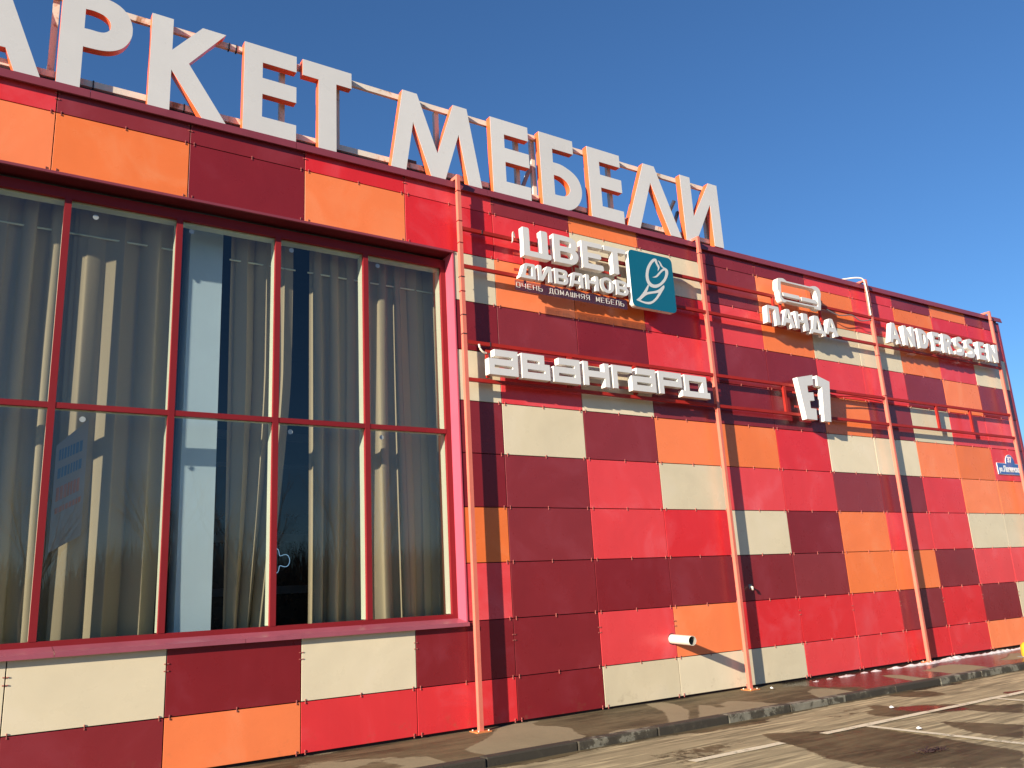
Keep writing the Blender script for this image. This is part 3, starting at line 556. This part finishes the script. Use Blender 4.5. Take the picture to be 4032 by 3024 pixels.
curtain(1.78, 2.46, 'beige curtain pulled aside at its foot, right of the pale column', pull=0.62, seed=11, period=0.21)
curtain(2.64, 3.74, 'beige pleated curtain behind the fourth window pane', seed=17, period=0.20, amp=0.045)
curtain(3.70, 4.80, 'beige curtain at the right end of the shop window beside the rose reveal', seed=23, period=0.22)
# a dark display unit with a lit outline deep in the room
du = thing('display_unit', (3.1, 1.9, 0.3), 'dark shop display unit with a pale blue lit outline between the curtains', 'display')
mb = MB(); mb.box(1.9, 4.6, 1.90, 1.95, 0.35, 1.95); mb.build('dark_board', M['dark'], du)
for z in (1.02, 1.62):
    mb = MB(); mb.box(1.9, 4.6, 1.86, 1.897, z, z+0.09); mb.build('cross_bar', M['greybar'], du)
mb = MB(); pts = []
for i in range(40):
    a = -2.6+i/39*4.6; pts.append((2.72+0.16*math.cos(a)+0.03*math.cos(4*a), 1.88, 1.40+0.11*math.sin(a)+0.03*math.sin(5*a)))
mb.tube(pts, 0.004, 6); mb.build('neon_outline', M['neon'], du)
mb = MB(); mb.box(2.05, 4.6, 2.2, 2.25, 2.9, 3.0); mb.box(2.05, 4.6, 2.2, 2.24, 2.55, 2.60); mb.build('shelf_rail', M['greybar'], du)
# poster hung in the second pane
po = thing('hanging_poster', (0.40, 0.33, 1.4), 'grey poster with rows of blue and orange print hung inside the second pane', 'poster')
ax = Vector((0.86, 0.50, 0.0)).normalized(); ori = Vector((0.245, 0.235, 1.42))
def pq(u, w): return tuple(ori + ax*u + Vector((0, 0, 1))*w)
mb = MB(); nrm = Vector((-ax.y, ax.x, 0))*0.002
c4 = [pq(0, 0), pq(0.30, 0.16), pq(0.30, 1.22), pq(0.0, 0.93)]
mb.v = c4 + [tuple(Vector(q)+nrm) for q in c4]; mb.f = [(0, 1, 2, 3), (7, 6, 5, 4), (0, 4, 5, 1), (1, 5, 6, 2), (2, 6, 7, 3), (3, 7, 4, 0)]; mb.m = [0]*6
mb.build('poster_sheet', M['paper'], po)
rnd = random.Random(4)
for row, (w0, hh, mt) in enumerate(((0.78, 0.10, 'ink'), (0.62, 0.09, 'ink'), (0.42, 0.12, 'inko'), (0.31, 0.05, 'inko'))):
    mb = MB(); u = 0.03
    while u < 0.25:
        ww = rnd.uniform(0.015, 0.03); sl = 0.55*u
        p0, p1 = pq(u, w0+sl), pq(u+ww, w0+sl+0.55*ww); k = -nrm*0.6
        mb.quad(tuple(Vector(p0)+k), tuple(Vector(p1)+k), tuple(Vector(p1)+k+Vector((0, 0, hh))), tuple(Vector(p0)+k+Vector((0, 0, hh)))); u += ww+0.008
    mb.build('print_row', M[mt], po)
# suction cups on the inside of the glass
for (x, z, lab) in ((0.42, 4.58, 'small clear suction cup stuck high on the second upper pane'), (0.433, 2.60, 'small clear suction cup at the top of the hanging poster'),
                    (2.335, 4.60, 'small clear suction cup stuck high on the fourth upper pane'), (2.345, 2.60, 'small clear suction cup just under the transom of the fourth pane'),
                    (3.345, 4.60, 'small clear suction cup stuck high on the last upper pane'), (3.36, 2.60, 'small clear suction cup just under the transom of the last pane'),
                    (1.30, 4.61, 'small clear suction cup stuck high in front of the pale column')):
    mb = MB(); n = 18
    mb.v = [(x, 0.232, z)] + [(x+0.026*math.cos(2*PI*i/n), 0.219, z+0.026*math.sin(2*PI*i/n)) for i in range(n)]
    mb.f = [(0, 1+(i+1) % n, 1+i) for i in range(n)]+[tuple(range(1, n+1))]; mb.m = [0]*(n+1)
    tag(mb.build('suction_cup', M['platewhite'], origin=(x, 0.22, z)), lab, 'suction cup', 'suction cups on the window glass')

# ------------------------------------------------------------ letter making
def fillet(pl):
    out = []; n = len(pl)
    for i in range(n):
        p = pl[i]; r = (p[2]/1000 if len(p) > 2 else 0); v = Vector((p[0]/1000, p[1]/1000))
        a = Vector((pl[i-1][0]/1000, pl[i-1][1]/1000)); b = Vector((pl[(i+1) % n][0]/1000, pl[(i+1) % n][1]/1000))
        if r <= 0: out.append(tuple(v)); continue
        da = a-v; db = b-v; r = min(r, 0.48*da.length, 0.48*db.length); p0 = v+da.normalized()*r; p1 = v+db.normalized()*r
        for k in range(6):
            t_ = k/5; q = p0*(1-t_)**2+v*2*t_*(1-t_)+p1*t_**2; out.append(tuple(q))
    return out
def loops_of(rec): return [fillet(l) for l in rec[1:]]
def smooth_loop(l, it=1, thr=0.5):
    """round only the shallow corners, so curves read as curves and square corners stay"""
    for _ in range(it):
        o = []; n = len(l)
        for i in range(n):
            a, p, b = (Vector(l[i-1]), Vector(l[i]), Vector(l[(i+1) % n])); d1 = (p-a); d2 = (b-p)
            if d1.length < 1e-6 or d2.length < 1e-6: continue
            c = d1.normalized().dot(d2.normalized())
            if thr < c < 0.9995: o += [tuple(p-d1*min(.25, .06/d1.length)), tuple(p+d2*min(.25, .06/d2.length))]
            else: o.append(tuple(p))
        l = o
    return l
# roof sign
LR = {r[0]: r[1:] for r in LET['roof']}
LR['P'] = [[[-27, 5775], [177, 5775], [177, 6241], [256, 6242], [356, 6250], [441, 6276], [514, 6325], [567, 6395], [603, 6486], [608, 6560], [603, 6620], [582, 6690], [543, 6755], [485, 6808], [405, 6840], [310, 6850], [-27, 6850]], LR['P'][1]]
LR['A'] = [[[-152, 5775], [-365, 5775], [-451, 6008], [-911, 6008], [-997, 5775], [-1210, 5775], [-806, 6850], [-556, 6850]], [[-522, 6200], [-840, 6200], [-681, 6610]]]
LR['M0'] = [[[p[0]-6020, p[1]] for p in LR['M'][0]]]
roof_sign = thing('roof_sign', (4, 0.05, 5.75), 'large white block letters with orange edges standing along the roof, reading МАРКЕТ МЕБЕЛИ', 'sign')
for k in ('M0', 'A', 'P', 'K', 'E', 'T', 'M', 'E2', 'B', 'E3', 'L', 'I'):
    loops = [[(p[0]/1000, p[1]/1000) for p in l] for l in LR[k]]
    if k in ('P', 'B'): loops = [smooth_loop(l, 2, 0.75) for l in loops]
    x0 = min(p[0] for p in loops[0])
    dz = 0.0
    mb = MB(); mb.prism(loops, 0.004, 0.092); lt = mb.build('letter', M['orange'], roof_sign, origin=(x0, 0.05, 5.775))
    mb = MB(); mb.prism(loops, 0.0, 0.0038); mb.build('letter_face', M['white'], lt, origin=(x0, 0, 5.775))
def add(name, mat, parent, fn, origin=None):
    mb = MB(); fn(mb); return mb.build(name, mat, parent, origin=origin)
for z in (6.802, 5.918):
    a = -4.4
    while a < 9.0:
        b = min(a+2.9, 8.97); add('rail', M['rail'], roof_sign, lambda q: q.box(a, b-0.003, 0.100, 0.140, z-0.034, z+0.034), (a, 0.12, z)); a = b+1e-6 if b < 8.96 else 99
for x in (-2.7, -0.07, 0.86, 2.185, 2.83, 4.14, 5.335, 5.595, 6.92, 8.82):
    add('upright', M['rail'], roof_sign, lambda q: q.box(x-0.03, x+0.03, 0.142, 0.192, 5.50, 6.78), (x, 0.16, 5.5))
for (a, b) in (((5.58, 0.165, 6.42), (5.30, 0.165, 5.84)), ((8.24, 0.165, 6.32), (8.05, 0.165, 5.9))):
    add('diagonal_brace', M['greybar'], roof_sign, lambda q: q.bar(a, b, 0.04), a)
for x in (-2.7, -0.07, 2.83, 5.60, 8.20):
    add('rear_stay', M['rail'], roof_sign, lambda q: q.bar((x, 0.17, 6.5), (x, 1.1, 5.52), 0.04), (x, 0.17, 6.5))
# plates and splices on the low rail
for x, w in ((1.95, 0.16), (3.68, 0.14), (8.38, 0.2)):
    add('rail_plate', M['roof'], roof_sign, lambda q: q.box(x, x+w, 0.097, 0.145, 5.955, 5.992), (x, 0.12, 5.96))
cab = MB(); cab.tube([(-4, 0.115, 5.875)] + [(x*0.2, 0.115, 5.872-0.012*abs(math.sin(x*0.7))) for x in range(-15, 46)], 0.009, 6); cab.build('cable', M['black'], roof_sign)
for x in (-0.30, -0.25, -0.20, 1.58, 1.66, 0.30, 1.15, 4.0, 7.95):
    zz = 6.802 if 1.4 < x < 1.7 else 5.918
    add('cable_tie', M['black'], roof_sign, lambda q: q.box(x-0.006, x+0.006, 0.094, 0.146, zz-0.044, zz+0.04), (x, 0.12, zz))
add('cable', M['black'], roof_sign, lambda q: q.tube([(7.35+i*0.045, 0.13, 5.86-0.035*math.sin(i/9*PI)) for i in range(10)], 0.008, 6))

# ------------------------------------------------------------ steel frame carrying the small signs
frame = thing('sign_frame', (8.3, -0.11, PZ), 'salmon and red steel frame of four posts and rails before the panels', 'frame')
PX = [4.262, 8.302, 12.335, 16.36]; hw = 0.0245; PY = -0.108
for i, x in enumerate(PX):
    p = add('post', M['pole'], frame, lambda q: (q.box(x-hw, x+hw, PY-hw, PY+hw, PZ+0.006, 5.62), q.box(x-0.021, x+0.021, PY-0.021, PY+0.021, 5.62, 5.815)), (x, PY, PZ))
    add('base_plate', M['rust'], p, lambda q: q.box(x-0.085, x+0.085, PY-0.085, PY+0.085, PZ-0.006, PZ+0.006), (x, PY, PZ))
    for bx, by in ((-.06, -.06), (.06, -.06), (-.06, .06), (.06, .06)):
        add('bolt', M['rail'], p, lambda q: q.tube([(x+bx, PY+by, PZ+0.004), (x+bx, PY+by, PZ+0.018)], 0.008, 6), (x+bx, PY+by, PZ))
    add('top_bracket', M['pole'], p, lambda q: q.bar((x, PY+0.0215, 5.795), (x-0.0, 0.42, 5.812), 0.038), (x, PY, 5.8))
    rings = {0: (5.60, 5.21, 4.93, 4.50, 4.32, 4.03, 3.80), 1: (5.55,), 2: (5.58, 5.32, 4.45, 3.75), 3: (5.62,)}[i]
    for z in rings:
        add('strap', M['black'] if random.random() < 0.5 else M['frame'], p, lambda q: q.box(x-hw-0.004, x+hw+0.004, PY-hw-0.004, PY+hw+0.004, z-0.005, z+0.005), (x, PY, z))
BZ = [5.122, 4.642, 3.708, 3.262]
for bi in range(3):
    for z in BZ:
        a = PX[bi]+hw+0.001; b = PX[bi+1]-hw-0.001
        add('rail', M['beam'], frame, lambda q: q.box(a, b, PY-0.022, PY+0.018, z-0.021, z+0.021), (a, PY, z))
        add('gusset', M['pole'], frame, lambda q: q.prism([[(b-0.001, z-0.0215), (b-0.045, z-0.0215), (b-0.001, z-0.10)]], PY-0.005, PY+0.005), (b, PY, z))
def stub(x, z0, z1, w=0.035, y=PY): add('stub', M['beam'], frame, lambda q: q.box(x-w/2, x+w/2, y-0.02, y+0.016, z0, z1), (x, y, z0))
stub(9.772, 3.2835, 3.6865, 0.05)
stub(13.822, 3.2835, 3.6865, 0.05); stub(14.915, 3.2835, 3.6865, 0.05)
stub(9.80, 4.6635, 5.1005); stub(9.965, 4.6635, 5.1005, 0.03); stub(10.93, 4.6635, 5.1005, 0.03); stub(10.80, 5.1435, 5.42, 0.03)
stub(6.80, 3.2835, 3.6865); stub(5.73, 3.2835, 3.6865)
# cables and ties on the frame
def cable(pts, r=0.010, mat='cable', parent=frame):
    P = [Vector(p) for p in pts]; out = []
    for i in range(len(P)-1):
        p0, p1, p2, p3 = P[max(i-1, 0)], P[i], P[i+1], P[min(i+2, len(P)-1)]
        for k in range(6):
            u = k/6; out.append(0.5*((2*p1)+(p2-p0)*u+(2*p0-5*p1+4*p2-p3)*u*u+(3*p1-p0-3*p2+p3)*u**3))
    out.append(P[-1]); mb = MB(); mb.tube(out, r, 6); return mb.build('cable', M[mat], parent)
cable([(11.75, 0.25, 5.80), (12.0, 0.05, 5.83), (12.16, -0.09, 5.83), (12.24, -0.14, 5.78), (12.27, -0.145, 5.6), (12.275, -0.145, 5.4), (12.27, -0.145, 5.25), (12.28, -0.142, 5.15)], 0.012)
cable([(11.1, -0.125, 5.09), (11.4, -0.13, 5.03), (11.75, -0.13, 5.08), (12.0, -0.12, 5.02), (12.3, -0.12, 5.08)], 0.009, 'greybar')
cable([(10.65, -0.14, 3.67), (11.0, -0.13, 3.63), (11.5, -0.13, 3.66), (12.2, -0.12, 3.64)], 0.010, 'beam')
for x, z in ((4.56, 5.122), (4.60, 3.708)):
    add('strap', M['black'], frame, lambda q: q.box(x-0.006, x+0.006, PY-0.026, PY+0.022, z-0.026, z+0.026), (x, PY, z))

# ------------------------------------------------------------ the small signs
FY0 = -0.22
def body_letter(rec, root, y0=FY0, y1=-0.135, mat=None):
    loops = loops_of(rec); x0 = min(p[0] for p in loops[0]); z0 = min(p[1] for p in loops[0])
    if rec[0] in ('V', 'V2', 'O', 'S', 'S2', 'D', 'R'): loops = [smooth_loop(l, 2, 0.55) for l in loops]
    mb = MB(); mb.prism(loops, y0+0.003, y1); lt = mb.build('letter', M['return'], root, origin=(x0, y0, z0))
    mb = MB(); mb.prism(loops, y0, y0+0.0028); mb.build('letter_face', M['white'], lt, origin=(x0, y0, z0)); return lt
def rails(root, x0, x1, zs, y=-0.142):
    for z in zs: add('mounting_rail', M['beam'], root, lambda q: q.box(x0, x1, y+0.009, y+0.02, z-0.016, z+0.016), (x0, y, z))
s1 = thing('sofa_shop_sign', (5.9, -0.18, 4.45), 'white three-line letter sign ЦВЕТ ДИВАНОВ with a teal tulip box at its right', 'sign')
for r in LET['tsvet'] + LET['divan']: body_letter(r, s1)
rails(s1, 5.0, 6.72, (4.93, 4.72)); 
for x in (5.14, 5.92, 6.62): add('mounting_upright', M['beam'], s1, lambda q: q.box(x, x+0.026, -0.130, -0.112, 4.53, 5.06), (x, -0.12, 4.6))
# teal box
TB = {r[0]: r for r in LET['teal']}
lp = loops_of(TB['box']); x0 = lp[0][0][0]
mb = MB(); mb.prism(lp, -0.219, -0.150); bx_ = mb.build('logo_box', M['return'], s1, origin=(7.1, -0.2, 4.8))
mb = MB(); mb.prism(lp, -0.2225, -0.2192); mb.build('logo_face', M['teal'], bx_, origin=(7.1, -0.2, 4.8))
for k in ('flower', 'leaf'):
    l2 = [smooth_loop([(p[0]/1000, p[1]/1000) for p in l], 2, 0.3) for l in TB[k][1:]]
    mb = MB(); mb.prism(l2, -0.2245, -0.2227); mb.build('tulip_mark', M['white'], bx_, origin=(7.1, -0.2, 4.8))
# thin tagline on a clear strip
mb = MB(); mb.box(4.955, 6.73, -0.192, -0.189, 4.425, 4.555); mb.build('clear_strip', M['acrylic'], s1, origin=(5.8, -0.19, 4.5))
ST = {'О': [[(.1, 0), (.9, 0), (1, .15), (1, .85), (.9, 1), (.1, 1), (0, .85), (0, .15), (.1, 0)]], 'Ч': [[(0, 1), (0, .5), (.15, .4), (1, .4)], [(1, 1), (1, 0)]],
      'Е': [[(1, 1), (0, 1), (0, 0), (1, 0)], [(0, .5), (.85, .5)]], 'Н': [[(0, 0), (0, 1)], [(1, 0), (1, 1)], [(0, .5), (1, .5)]],
      'Ь': [[(0, 1), (0, 0), (.9, 0), (1, .12), (1, .42), (.9, .52), (0, .52)]], 'Д': [[(-.1, -.2), (-.1, 0), (1.1, 0), (1.1, -.2)], [(.12, 0), (.2, 1), (.9, 1), (.9, 0)]],
      'М': [[(0, 0), (0, 1), (.5, .15), (1, 1), (1, 0)]], 'А': [[(0, 0), (.5, 1), (1, 0)], [(.2, .3), (.8, .3)]], 'Ш': [[(0, 1), (0, 0), (1.1, 0), (1.1, 1)], [(.55, 0), (.55, 1)]],
      'Я': [[(1, 0), (1, 1), (.12, 1), (0, .88), (0, .55), (.12, .45), (1, .45)], [(.6, .45), (0, 0)]], 'Б': [[(.9, 1), (0, 1), (0, 0), (.9, 0), (1, .12), (1, .42), (.9, .52), (0, .52)]],
      'Л': [[(-.05, 0), (.08, .08), (.15, 1), (1, 1), (1, 0)]]}
mb = MB(); txt = 'ОЧЕНЬ ДОМАШНЯЯ МЕБЕЛЬ'; cx = 4.975; adv = (6.70-4.975)/len(txt); eps = 0
for ch in txt:
    for st in ST.get(ch, []):
        for i in range(len(st)-1):
            a = (cx+st[i][0]*adv*0.62, 4.463+st[i][1]*0.062); b = (cx+st[i+1][0]*adv*0.62, 4.463+st[i+1][1]*0.062)
            yy = -0.1935-0.0001*(eps % 7); eps += 1
            mb.bar((a[0], yy-0.002, a[1]), (b[0], yy-0.002, b[1]), 0.0046, 0.003, up=(0, 1, 0))
    cx += adv
tag(mb.build('tagline', M['return'], s1, origin=(5.8, -0.19, 4.5)), 'thin white line of small letters reading ОЧЕНЬ ДОМАШНЯЯ МЕБЕЛЬ')
cable([(5.02, -0.15, 5.135), (4.99, -0.17, 5.19), (4.97, -0.18, 5.16), (4.965, -0.18, 5.07), (4.95, -0.18, 5.045)], 0.009, 'cable', s1)
s2 = thing('block_letter_sign', (6.4, -0.18, 3.35), 'wide white angular letter sign reading авангард on the left lower rails', 'sign')
for r in LET['avan']: body_letter(r, s2)
rails(s2, 4.53, 8.15, (3.62, 3.365))
for x in (4.53, 5.755, 6.80): add('mounting_upright', M['beam'], s2, lambda q: q.box(x, x+0.034, -0.132, -0.110, 3.30, 3.69 if x > 4.6 else 3.60), (x, -0.12, 3.4))
cable([(4.44, -0.135, 3.69), (4.45, -0.14, 3.64), (4.49, -0.14, 3.60), (4.54, -0.13, 3.595)], 0.012, 'cable', s2)
s3 = thing('small_letter_sign', (10.4, -0.18, 4.6), 'white rounded letter sign ПАНДА under a white sofa outline', 'sign')
for r in LET['panda']: body_letter(r, s3)
rails(s3, 9.70, 11.1, (4.86, 4.70))
RS = {r[0]: r for r in LET['sofa']}
lp = loops_of(RS['ring']); mb = MB(); mb.prism(lp, -0.217, -0.130); rg = mb.build('sofa_outline', M['return'], s3, origin=(10.3, -0.2, 5.2))
mb = MB(); mb.prism(lp, -0.220, -0.2173); mb.build('sofa_outline_face', M['white'], rg, origin=(10.3, -0.2, 5.2))
for k in ('c1', 'c2'):
    lp = loops_of(RS[k]); mb = MB(); mb.prism(lp, -0.222, -0.170); mb.build('sofa_cushion', M['white'], rg, origin=(10.3, -0.2, 5.2))
s4 = thing('latin_letter_sign', (14.3, -0.18, 4.65), 'white rounded letter sign reading ANDERSSEN near the right corner of the store', 'sign')
for r in LET['ander']: body_letter(r, s4)
rails(s4, 12.66, 16.0, (4.97, 4.78))
s5 = thing('two_part_sign', (10.3, -0.18, 3.15), 'small white two-piece sign reading E1 on the middle lower rails', 'sign')
for r in LET['e1']: body_letter(r, s5)
rails(s5, 9.95, 10.7, (3.60, 3.38))
# street plate
sp = thing('street_plate', (16.1, -0.015, 2.6), 'blue arched street plate with number 37 and street name beside the last post', 'street sign')
pl = [(x/1000, z/1000) for x, z in LET['plate'][0][1]]
arch = [(15.70, 2.56), (16.66, 2.56), (16.66, 2.775), (16.355, 2.775)] + [(16.195+0.160*math.cos(a)*1.0, 2.785+0.16*math.sin(a)) for a in [PI*i/14 for i in range(15)]] + [(16.035, 2.775), (15.70, 2.775)]
def inset(l, d):
    out = []; n = len(l)
    for i in range(n):
        a, p, b = Vector(l[i-1]), Vector(l[i]), Vector(l[(i+1) % n]); d1 = (p-a).normalized(); d2 = (b-p).normalized()
        n1 = Vector((-d1.y, d1.x)); n2 = Vector((-d2.y, d2.x)); nn = n1+n2
        if nn.length < 1e-4: nn = n1
        nn = nn.normalized(); out.append(tuple(p+nn*d/max(0.4, nn.dot(n1))))
    return out
mb = MB(); mb.prism([arch], -0.016, -0.006); pb = mb.build('plate_back', M['platewhite'], sp, origin=(16.1, 0, 2.6))
mb = MB(); mb.prism([inset(arch, 0.006)], -0.0185, -0.0162); mb.build('plate_face', M['blue'], sp, origin=(16.1, 0, 2.6))
def text(body, x, z, h, wscale, y, mat, parent, bold=0.0):
    cu = bpy.data.curves.new('lettering', 'FONT'); cu.body = body; cu.size = 1.0; cu.extrude = 0.002; cu.offset = bold
    o = bpy.data.objects.new('lettering', cu); COL.objects.link(o); bpy.context.view_layer.update()
    dg = bpy.context.evaluated_depsgraph_get(); me = bpy.data.meshes.new_from_object(o.evaluated_get(dg)); bpy.data.objects.remove(o)
    ys = [v.co.y for v in me.vertices]; xs = [v.co.x for v in me.vertices]; sc = h/(max(ys)-min(ys)); x0 = min(xs); y0 = min(ys)
    for v in me.vertices: v.co = Vector((x+(v.co.x-x0)*sc*wscale, y-v.co.z*0.5, z+(v.co.y-y0)*sc))
    me.materials.clear(); me.materials.append(M[mat]); ob = bpy.data.objects.new('lettering', me); COL.objects.link(ob); ob.parent = parent
    ob.location = -Vector(parent.location); return ob
text('37', 16.10, 2.787, 0.118, 1.05, -0.0200, 'platewhite', sp, 0.045)
text('ул.', 15.745, 2.585, 0.100, 0.85, -0.0200, 'platewhite', sp, 0.045)
text('Ленинская', 15.90, 2.605, 0.125, 0.86, -0.0200, 'platewhite', sp, 0.045)

# ------------------------------------------------------------ small things on the wall
dp = thing('drain_pipe', (7.1, -0.2, 0.22), 'short white plastic pipe sticking out of the wall low down, left of the second post', 'pipe')
mb = MB(); A = Vector((7.130, 0.01, 0.228)); Bp = Vector((7.058, -0.425, 0.216)); n = 28; r = 0.056; d = (Bp-A).normalized(); sd = d.cross(Vector((0, 0, 1))).normalized(); up = sd.cross(d)
def ring(c, rr): return [tuple(c+sd*rr*math.cos(2*PI*i/n)+up*rr*math.sin(2*PI*i/n)) for i in range(n)]
mb.v = ring(A, r)+ring(Bp, r)+ring(Bp, r-0.004)+ring(A, r-0.004)
for q in range(3):
    for i in range(n): a = q*n+i; b = q*n+(i+1) % n; mb.f.append((a, a+n, b+n, b)); mb.m.append(1 if q == 2 else 0)
mb.build('pipe_body', [M['pvc'], M['pvc_shade']], dp, smooth=False)
add('wall_collar', M['black'], dp, lambda q: q.tube([tuple(A+d*0.012), tuple(A+d*0.020)], 0.066, 28))
ft = thing('wall_nozzle', (8.65, -0.03, 0.80), 'tiny grey metal nozzle on the wall just right of the second post', 'nozzle')
add('nozzle_tube', M['rail'], ft, lambda q: q.tube([(8.65, 0.0, 0.80), (8.64, -0.05, 0.79), (8.62, -0.065, 0.76)], 0.013, 8))
add('nozzle_plate', M['greybar'], ft, lambda q: q.box(8.62, 8.68, -0.004, -0.0015, 0.77, 0.83))

# snow along the foot of the wall
rnd = random.Random(12); mb = MB()
def snow_blob(cx, cy, rx, ry, h, seed):
    n = 22; m_ = 5; base = len(mb.v)
    mb.v.append((cx, cy, PZ+h+0.0))
    for j in range(1, m_+1):
        for i in range(n):
            a = 2*PI*i/n; k = 1+0.32*fbm(math.cos(a)*1.3+seed, math.sin(a)*1.3, 1.4, seed); rr = j/m_
            x = cx+rx*rr*k*math.cos(a); y = min(-0.01, cy+ry*rr*k*math.sin(a)); z = pave_z(x, y)-0.004+h*(1-rr**2)*(1+0.8*fbm(x, y, 9, seed))
            mb.v.append((x, y, z))
    for i in range(n): mb.f.append((base, base+1+i, base+1+(i+1) % n)); mb.m.append(0)
    for j in range(m_-1):
        for i in range(n):
            a = base+1+j*n+i; b = base+1+j*n+(i+1) % n; mb.f.append((a, a+n, b+n, b)); mb.m.append(0)
for cx, cy, rx, ry, h in ((9.45, -0.24, 0.10, 0.05, 0.012), (9.78, -0.20, 0.08, 0.04, 0.012), (10.15, -0.20, 0.20, 0.07, 0.020), (10.62, -0.16, 0.10, 0.05, 0.012), (10.88, -0.17, 0.14, 0.06, 0.014), (11.35, -0.18, 0.2, 0.06, 0.02), (11.7, -0.2, 0.2, 0.06, 0.022)):
    snow_blob(cx, cy, rx, ry, h, cx)
x = 11.9
while x < 16.8:
    snow_blob(x, -0.20+0.03*math.sin(x*3), 0.24, 0.062+0.022*math.sin(x*2.1), 0.026+0.010*math.sin(x*5), x); x += 0.17
tag(mb.build('snow', M['snow'], smooth=True), 'thin ridge of old grey snow lying along the foot of the wall', 'snow', kind='stuff')

# yellow bollard at the right edge
bo = thing('bollard', (13.80, -0.92, PZ), 'yellow rounded bollard standing on the pavement at the right edge', 'bollard')
mb = MB(); n = 28; prof = [(0.135, -0.03), (0.135, 0.0), (0.140, 0.03), (0.140, 0.12), (0.130, 0.17), (0.10, 0.205), (0.055, 0.225), (0.004, 0.23)]
for rr, z in prof:
    for i in range(n): mb.v.append((13.80+rr*math.cos(2*PI*i/n), -0.92+rr*math.sin(2*PI*i/n), PZ-0.018+z))
for j in range(len(prof)-1):
    for i in range(n): a = j*n+i; b = j*n+(i+1) % n; mb.f.append((a, b, b+n, a+n)); mb.m.append(0)
mb.build('bollard_body', M['yellow'], bo, smooth=True)
add('bollard_foot', M['greybar'], bo, lambda q: q.box(13.65, 13.95, -1.07, -0.77, PZ-0.03, PZ-0.012))
# litter
for (x, y, z, w, lab) in ((7.30, -3.02, LZ, 0.05, 'scrap of white paper on the wet asphalt near the bay line'), (8.35, -2.05, LZ, 0.05, 'white scrap floating at the rim of the red-tinted puddle'),
                          (8.42, -0.35, PZ, 0.03, 'white crumb on the pavement just right of the second post foot')):
    mb = MB(); mb.v = [(x, y, z+0.012), (x+w, y-0.01, z+0.014), (x+w*1.1, y+0.02, z+0.028), (x+0.004, y+0.024, z+0.020), (x+w*.5, y+.01, z+0.034)]
    mb.f = [(0, 1, 4), (1, 2, 4), (2, 3, 4), (3, 0, 4), (3, 2, 1, 0)]; mb.m = [0]*5
    tag(mb.build('paper_scrap', M['platewhite'], origin=(x, y, z)), lab, 'litter')
mb = MB()
for i in range(26):
    a = rnd.uniform(0, 6.28); x = 6.42+rnd.uniform(-.14, .14); y = -3.66+rnd.uniform(-.05, .05)
    mb.bar((x, y, LZ+0.012), (x+0.05*math.cos(a), y+0.04*math.sin(a), LZ+0.02+rnd.uniform(0, .012)), 0.012, 0.004)
tag(mb.build('dead_leaves', M['back']), 'small clump of dark dead leaves on the asphalt at the bottom edge', 'leaves', kind='stuff')

# ------------------------------------------------------------ bare trees across the car park, seen mirrored in the glass
def bare_tree(x, y, H, seed, label):
    rnd = random.Random(seed); root = thing('bare_tree', (x, y, LZ), label, 'tree', 'bare trees across the car park')
    tr = MB(); br = MB()
    def grow(p, d, L, r, lev):
        e = p+d*L; mid = p+d*L*0.5+Vector((rnd.uniform(-1, 1), rnd.uniform(-1, 1), 0))*L*0.04
        (tr if lev == 0 else br).tube([p, mid, e], r, 5 if lev < 2 else 3, r2=r*0.62)
        if lev >= 5: return
        for k in range(4 if lev == 0 else (3 if lev < 4 else 3)):
            u = rnd.uniform(0.35, 1.0); q = p+(e-p)*u; a = rnd.uniform(0, 2*PI); s_ = rnd.uniform(0.35, 0.75)
            nd = (d+Vector((math.cos(a), math.sin(a), 0.25))*s_).normalized()
            grow(q, nd, L*rnd.uniform(0.55, 0.78), r*0.5*(1-0.3*u), lev+1)
        if lev > 0: grow(e, (d+Vector((rnd.uniform(-.3, .3), rnd.uniform(-.3, .3), 0.1))).normalized(), L*0.7, r*0.55, lev+1)
    grow(Vector((x, y, LZ-0.1)), Vector((rnd.uniform(-.05, .05), rnd.uniform(-.05, .05), 1)).normalized(), H*0.36, H*0.016, 0)
    tr.build('trunk', M['bark'], root, origin=(x, y, LZ)); br.build('crown', M['bark'], root, origin=(x, y, LZ))
for i, (x, y, H) in enumerate(((3, -42, 10.5), (8.5, -38, 11.5), (14, -44, 13), (18.5, -39, 10), (23, -45, 13), (28, -40, 11), (33, -46, 13), (-5, -47, 12))):
    bare_tree(x, y, H, 40+i, 'bare leafless tree number %s from the left in the row across the car park' % ('one two three four five six seven eight'.split()[i]))
mb = MB(); rnd = random.Random(99)
for i in range(20000):
    x = rnd.uniform(-35, 75); H = (6.2+3.0*fbm(x, 0, 0.06, 2)+1.8*fbm(x, 0, 0.3, 6)); h = H*(0.35+0.75*rnd.random()**0.6); y = rnd.uniform(-62, -50); w = rnd.uniform(0.02, 0.07)
    z0 = LZ-0.05 if rnd.random() < 0.4 else LZ+h*rnd.uniform(0.1, 0.6); lean = rnd.uniform(-.28, .28)*(h-z0)
    mb.v += [(x-w, y, z0), (x+w, y, z0), (x+lean, y+rnd.uniform(-.4, .4), LZ+h)]; n = len(mb.v); mb.f.append((n-3, n-2, n-1)); mb.m.append(0)
tag(mb.build('brushwood', M['bark']), 'brown leafless brushwood far across the car park behind the viewer', 'brushwood', kind='stuff')
